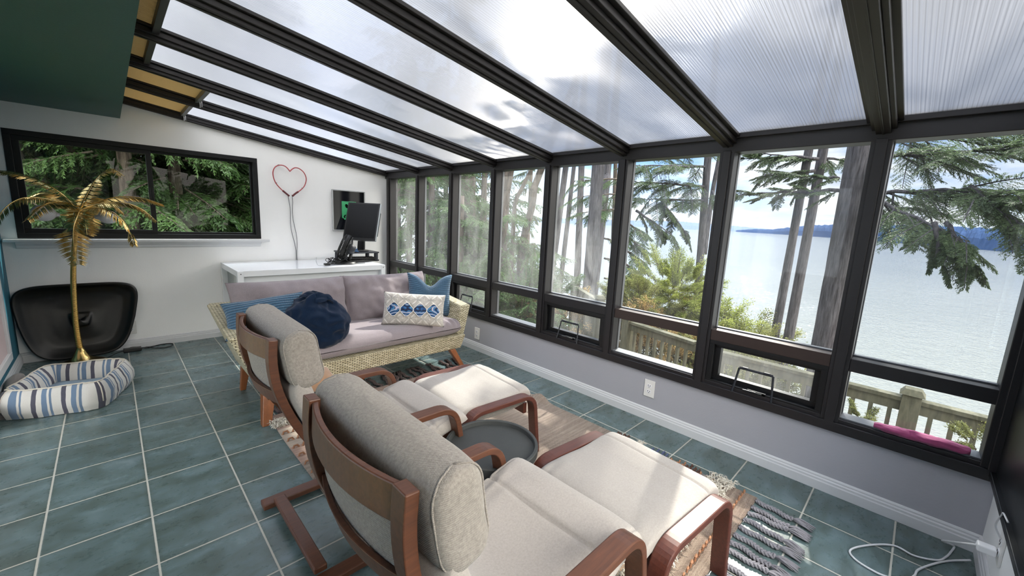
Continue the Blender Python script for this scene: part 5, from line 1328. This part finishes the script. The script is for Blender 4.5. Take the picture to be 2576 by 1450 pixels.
for i, (pp, d, r, lab) in enumerate([([(1266, 560), (1272, 480), (1282, 425)], 10, .13, 'dark trunk at the left edge of the fourth window pane'), ([(1308, 690), (1318, 600), (1338, 520), (1345, 470), (1362, 425)], 9, .085, 'dark curving trunk leaning right in the fourth window pane'), ([(1292, 560), (1300, 500), (1330, 440)], 9.5, .05, 'thin dark branching trunk in the fourth window pane'),
        ([(1183, 700), (1180, 600), (1176, 430)], 11, .22, 'broad grey trunk behind the third window pane')]):
    P_ = [at(x, y, d) for x, y in pp]; b = P_[0]+Vector((0, 0, -3.))
    tree('conifer', lab, 'tree', b, [(b, r*1.15), (P_[0], r)]+[(q, r*.9) for q in P_[1:]]+[(P_[-1]+(P_[-1]-P_[-2]).normalized()*5, r*.5)], [], 'fir', 'fir', 'bark2', seed=30+i)
# dense cedars behind the left window-wall bays: image columns, each its own tree
def cone_tree(name, label, px, d, ztop, zbot, rad, nb, kind, mat, seed, bark='bark2', group=None, zmin=-3.5, lscale=1., lr=(.7, 1.2), r0=.12):
    c = at(px, 560, d); rr = random.Random(seed); br = []
    for i in range(nb):
        f = rr.random(); z = zbot+(ztop-zbot)*f; a = rr.uniform(0, 2*PI); R_ = rad*(1-.55*f)*rr.uniform(.15, .8)
        dv = Vector((math.cos(a), math.sin(a), rr.uniform(-.35, .1))); L_ = rad*(1-.5*f)*rr.uniform(*lr)
        br.append((Vector((c.x, c.y, z))+dv*R_*.5, dv, min(1.9, L_)))
    b = Vector((c.x, c.y, zmin)); tree(name, label, 'tree', b, [(b, r0*1.1), (Vector((c.x, c.y, zbot)), r0), (Vector((c.x, c.y, ztop)), r0*.4)], br, kind, mat, bark, group, seed, lscale)
ced = [(1000, 9.5, 4.5, 1.7, 'pale green cedar seen through the first window pane beside the back wall'), (1085, 9.0, 3.6, 1.6, 'pale green cedar seen through the second window pane'), (1160, 8.2, 1.8, 1.3, 'low green cedar at the foot of the third window pane'),
       (1215, 10.5, 5.0, 1.5, 'green cedar at the right of the third window pane'), (1270, 8.6, 1.6, 1.2, 'low cedar at the bottom left of the fourth window pane'), (1345, 9.0, .9, 1.2, 'low olive-green cedar at the bottom right of the fourth window pane')]
for i, (px, d, zt, rad, lab) in enumerate(ced): cone_tree('cedar_tree', lab, px, d, zt, -3., rad, 95, 'cedar', 'cedar', 50+i)
for i, (px, d, zt, lab) in enumerate([(1030, 14, 9, 'tall dark conifer behind the first two window panes'), (1120, 15, 9, 'tall dark conifer behind the second and third window panes'), (1250, 15, 7, 'tall conifer behind the fourth window pane, sky showing between its boughs'), (1330, 17, 5., 'tall thin conifer at the right of the fourth window pane')]):
    cone_tree('conifer', lab, px, d, zt, -3., 2.0 if i < 2 else 1.3, 90 if i < 2 else 45, 'cedar', 'cedardark' if i < 2 else 'fir', 60+i, lscale=1.5)
# broadleaf bush (bay 5), shrubs by the deck
def bush(name, label, px, py, d, rx_, rz_, n, kind, mat, seed, lscale=1., stems=5, zb=-2.2, bl=(.3, .55)):
    c = at(px, py, d); rr = random.Random(seed); br = []
    for i in range(n):
        v = Vector((rr.gauss(0, 1), rr.gauss(0, 1), rr.gauss(0, 1))).normalized(); q = rr.random()**.4
        p = c+Vector((v.x*rx_*q, v.y*rx_*q, v.z*rz_*q)); br.append((p, v+Vector((0, 0, .5)), rr.uniform(*bl)))
    b = Vector((c.x, c.y, min(zb, gz(c.x, c.y)))); T = tree(name, label, 'bush', b, [], br, kind, mat, 'bark2', None, seed, lscale)
    m = MB()
    for i in range(stems):
        v = Vector((rr.uniform(-1, 1)*rx_*.8, rr.uniform(-1, 1)*rx_*.8, rr.uniform(-.1, .8)*rz_)); e = c+v-b
        m.tube(spline([Vector((rr.uniform(-.1, .1), rr.uniform(-.1, .1), 0)), e*.5+Vector((rr.uniform(-.2, .2), rr.uniform(-.2, .2), 0)), e], 6), [.03*(1-k/13) for k in range(13)], 6)
    m.obj('stems', 'bark2', T, smooth=True, fix=False)
bush('madrona_bush', 'bright yellow-green broadleaf bush growing up beyond the deck railing', 1690, 735, 7.6, .66, .52, 150, 'broad', 'madrona', 71, .62, 5, -2.2, (.16, .42))
bush('madrona_bush', 'yellow-green leafy bush at the left of the railing bay, below the fir', 1610, 770, 7.2, .55, .42, 110, 'broad', 'shrub', 72, .6, 5, -2.2, (.16, .4))
bush('shrub', 'small yellow-green shrub tip at the bottom left of the widest window', 1815, 835, 7.4, .22, .22, 24, 'broad', 'madrona', 73, .8)
bush('shrub', 'low olive shrub along the foot of the widest window', 1880, 875, 7.6, .50, .20, 44, 'broad', 'shrub', 74, .8)
bush('shrub', 'russet undergrowth behind the railing below the yellow-green bush', 1640, 880, 6.8, .75, .42, 110, 'broad', 'russet', 75, .75)
bush('shrub', 'pale olive undergrowth behind the railing at its right end', 1750, 930, 7.0, .6, .40, 80, 'broad', 'shrub', 76, .8)
bush('shrub', 'olive undergrowth behind the small opening window with fence slats', 1440, 830, 8.2, 1.0, .5, 90, 'broad', 'russet', 77, .9)
bush('shrub', 'dark shrub seen low behind the opening window with the pull handle', 1850, 960, 6.6, .6, .35, 70, 'broad', 'shrub', 78, .9)
bush('potted_shrub', 'sparse dark shrub by the railing at the far lower right', 2470, 1130, 4.4, .10, .12, 7, 'broad', 'shrub', 79, .35, 3, -.95, (.10, .2))
bush('potted_shrub', 'tiny sparse shrub by the railing at the left of the last window', 2165, 1060, 4.5, .08, .09, 5, 'broad', 'shrub', 80, .35, 2, -.95, (.08, .16))
bush('hedge', 'green cedar hedge low behind the sofa-side window panes', 1130, 760, 7.0, 1.0, .5, 90, 'cedar', 'cedar', 81, 1.)
bush('hedge', 'green cedar hedge low behind the fourth window pane', 1320, 770, 7.4, .8, .45, 90, 'cedar', 'cedar', 82, 1.)
# cedars outside the back window
for i, (px, py, d, zt, rad, lab) in enumerate([(60, 0, 8.4, 5.0, 1.5, 'dark cedar at the left of the back window'), (210, 0, 9.2, 5.5, 1.6, 'dark cedar behind the palm lamp in the back window'), (330, 0, 7.8, 5.0, 1.4, 'brighter cedar boughs by the middle bar of the back window'), (450, 0, 8.6, 5.2, 1.5, 'dark cedar in the right half of the back window'), (560, 0, 9.6, 5.2, 1.6, 'dark cedar near the right edge of the back window'), (660, 0, 10.5, 5.5, 1.7, 'dark cedar behind the right end of the back window')]):
    cone_tree('cedar_tree', lab, px, d, zt, -1.5, rad, 110, 'cedar', 'cedar' if i == 2 else 'cedardark', 90+i, lscale=1.15)
for i, (px, d, lab) in enumerate([(130, 11.5, 'tall dark conifer deep behind the left of the back window'), (300, 12, 'tall dark conifer deep behind the middle of the back window'), (480, 12.5, 'tall dark conifer deep behind the right half of the back window'), (620, 13.5, 'tall dark conifer deep behind the right end of the back window'), (-60, 11, 'tall dark conifer deep beyond the left edge of the back window')]):
    cone_tree('conifer', lab, px, d, 8, -1.5, 2.1, 110, 'cedar', 'cedardark', 100+i, lscale=1.7, r0=.2)
for i, (hx, hw) in enumerate(((-2.2, 'leftmost, beyond the corner of the room'), (-.9, 'second from the left'), (.4, 'straight behind the camera'), (1.7, 'second from the right'))):  # hedges added behind the camera to screen low sky from the end window
    rr = random.Random(300+i); br = []
    for j in range(70):
        v = Vector((rr.gauss(0, 1), rr.gauss(0, 1), rr.gauss(0, 1))).normalized(); q = rr.random()**.4; p = Vector((hx+v.x*.85*q, -6.2+v.y*.6*q, .7+v.z*1.5*q)); br.append((p, v+Vector((0, 0, .3)), rr.uniform(.5, .9)))
    tree('hedge', 'added green hedge, out of view, screening low sky at the end window, '+hw, 'hedge', (hx, -6.2, -2), [], br, 'cedar', 'cedar', 'bark2', None, 300+i, 1.5)
# upper crowns of the firs, above the view: they break up the sunlight
WHERE = ['over the opening window', 'towards the right corner', 'over the yellow-green bush', 'over the fogged window', 'beyond the right corner post', 'close above the big trunk', 'over the fourth window pane']
def crown(label, azd, d, z0, z1, n, seed, parent_name='fir_tree'):
    c = CAM+Vector((math.sin(math.radians(azd)), math.cos(math.radians(azd)), 0))*d; rr = random.Random(seed); br = []
    for i in range(n):
        z = rr.uniform(z0, z1); a = rr.uniform(0, 2*PI); dv = Vector((math.cos(a), math.sin(a), -.15)); br.append((Vector((c.x, c.y, z))+dv*rr.uniform(0, 1.1), dv, rr.uniform(.8, 1.5)))
    b = Vector((c.x, c.y, gz(c.x, c.y)-.5)); return tree(parent_name, label, 'tree', b, [], br, 'fir', 'fir', 'bark', None, seed, 1.9)
CR = [(77, 8.5, 6.9, 9.5, 4), (88, 8.5, 5.5, 10, 12), (66, 8.5, 6.4, 9.0, 4), (58, 9.0, 7, 10, 5), (97, 7, 4.5, 8, 8), (82, 7.4, 5.2, 6.5, 3), (50, 8.0, 5, 9, 10)]
for i, (A_z, d, z0, z1, n) in enumerate(CR): crown('high fir boughs out of sight above the window wall, '+WHERE[i], A_z, d, z0, z1, n, 200+i)

def sky_block_boughs(label, bx, n, seed):  # boughs added out of view over the roof to block high sky
    rr = random.Random(seed); br = []
    for i in range(n):
        p = Vector([rr.uniform(a, b) for a, b in bx]); a = rr.uniform(0, 2*PI); br.append((p, Vector((math.cos(a), math.sin(a), rr.uniform(-.2, .1))), rr.uniform(1., 1.7)))
    x, y = 7.0+seed % 3*.4, sum(bx[1])/2; b = Vector((x+1.2, y, gz(x, y)-.5))
    T = tree('fir_tree', label, 'tree', b, [(b, .22), (Vector((x+1.2, y, bx[2][0])), .2), (Vector((x+1, y, bx[2][1]+2)), .12)] if False else [], br, 'fir', 'fir', 'bark', None, seed, 1.8)
    return T
sky_block_boughs('added fir boughs over the roof above the widest window, blocking high sky', ((1.7, 4.6), (-3.6, -.8), (4.9, 6.8)), 80, 401)
sky_block_boughs('added fir boughs over the roof above the footstools, blocking high sky', ((1.2, 3.4), (-.9, 1.6), (4.9, 6.8)), 45, 402)
sky_block_boughs('added fir boughs over the roof at the near end, blocking high sky', ((1.0, 4.6), (-6.2, -3.4), (4.4, 6.5)), 60, 403)

tag(MB().box((-2.6, -3.0, 2.25), (LX-.11, 2.2, 2.33)).obj('sky_block_slab', 'deck', bevel=.004), 'added plank slab over the glazed doors, unseen on the left, blocking high sky', 'roof')  # unseen slab added to keep high sky off the floor by the doors
# ------------------------------------------------------------------ light
SOUTH = 5.0
def world():
    w = bpy.data.worlds.new('sky'); sc.world = w; w.use_nodes = True; t = w.node_tree; t.nodes.clear()
    k = NT('tmp'); k.t = t; k.out = t.nodes.new('ShaderNodeOutputWorld')
    tc = t.nodes.new('ShaderNodeTexCoord').outputs['Generated']
    x, y, z = k.xyz(tc)
    zz = k.math('MAXIMUM', z, .0)
    u = k.comb(k.math('DIVIDE', x, k.math('ADD', zz, .12)), k.math('DIVIDE', y, k.math('ADD', zz, .12)), 0.)
    n1 = k.noise(.9, 7, .58, u, .3); n2 = k.noise(2.2, 5, .6, k.scale(tc, (1, 1, 3.5)), .4)
    cl = k.math('MULTIPLY_ADD', k.math('ADD', k.math('MULTIPLY', n1, .6), k.math('MULTIPLY', n2, .4)), 9., -4.15, clamp=True)
    grad = k.ramp(zz, [(0, lin((236, 240, 246))), (.04, lin((206, 222, 244))), (.14, lin((140, 180, 234))), (.6, lin((140, 172, 220)))])
    cc = k.mix(k.math('MULTIPLY_ADD', k.noise(1.7, 4, .55, u), 2.5, -.75, clamp=True), lin((196, 202, 214)), (1.0, .995, .99))
    col = k.mix(k.math('MULTIPLY', cl, .92), grad, cc)
    col = k.mix(k.math('MULTIPLY_ADD', y, -2.2, -.5, clamp=True), col, (1.0, .93, .85))
    col = k.mix(k.math('MULTIPLY', k.math('MULTIPLY_ADD', z, 3., -.6, clamp=True), .55), col, (1.0, .97, .92))
    el = k.math('MULTIPLY_ADD', z, 2.6, -.5, clamp=True); hi = k.math('MULTIPLY_ADD', z, 4., -2.7, clamp=True)
    base = k.math('ADD', k.math('MULTIPLY_ADD', el, .75, .74), k.math('MULTIPLY', hi, 5.0))
    dirf = k.math('MULTIPLY_ADD', k.math('ADD', k.math('MULTIPLY', y, .9), k.math('MULTIPLY_ADD', x, -.6, .5), clamp=True), .9, .8)
    so_ = k.math('MULTIPLY', k.math('MULTIPLY', k.math('MULTIPLY_ADD', y, -2.2, -.5, clamp=True), k.math('MULTIPLY_ADD', z, 6, -.75, clamp=True)), SOUTH)
    bg = k.n('ShaderNodeBackground', Color=col, Strength=k.math('ADD', k.math('MULTIPLY', base, dirf), so_)); t.links.new(bg.outputs[0], k.out.inputs[0])
    bpy.data.materials.remove(k.m)
world()
az, el = math.radians(75), math.radians(40)
sd = Vector((math.sin(az)*math.cos(el), math.cos(az)*math.cos(el), math.sin(el)))
L = bpy.data.lights.new('sun', 'SUN'); L.energy = 3.8; L.angle = math.radians(.8); L.color = (1, .95, .86)
so = bpy.data.objects.new('sun', L); COL.objects.link(so); so.rotation_euler = (-sd).to_track_quat('-Z', 'Y').to_euler()
sc.view_settings.view_transform = 'Standard'; sc.view_settings.look = 'None'; sc.view_settings.gamma = 1; sc.view_settings.use_curve_mapping = False
sc.view_settings.exposure = 1.2
cy = sc.cycles
cy.max_bounces = 7; cy.diffuse_bounces = 4; cy.glossy_bounces = 3; cy.transmission_bounces = 4; cy.transparent_max_bounces = 10
cy.caustics_reflective = False; cy.caustics_refractive = True; cy.sample_clamp_indirect = 4.0; cy.sample_clamp_direct = 0
cy.use_denoising = True; cy.use_adaptive_sampling = True; cy.adaptive_threshold = .06; cy.time_limit = 900
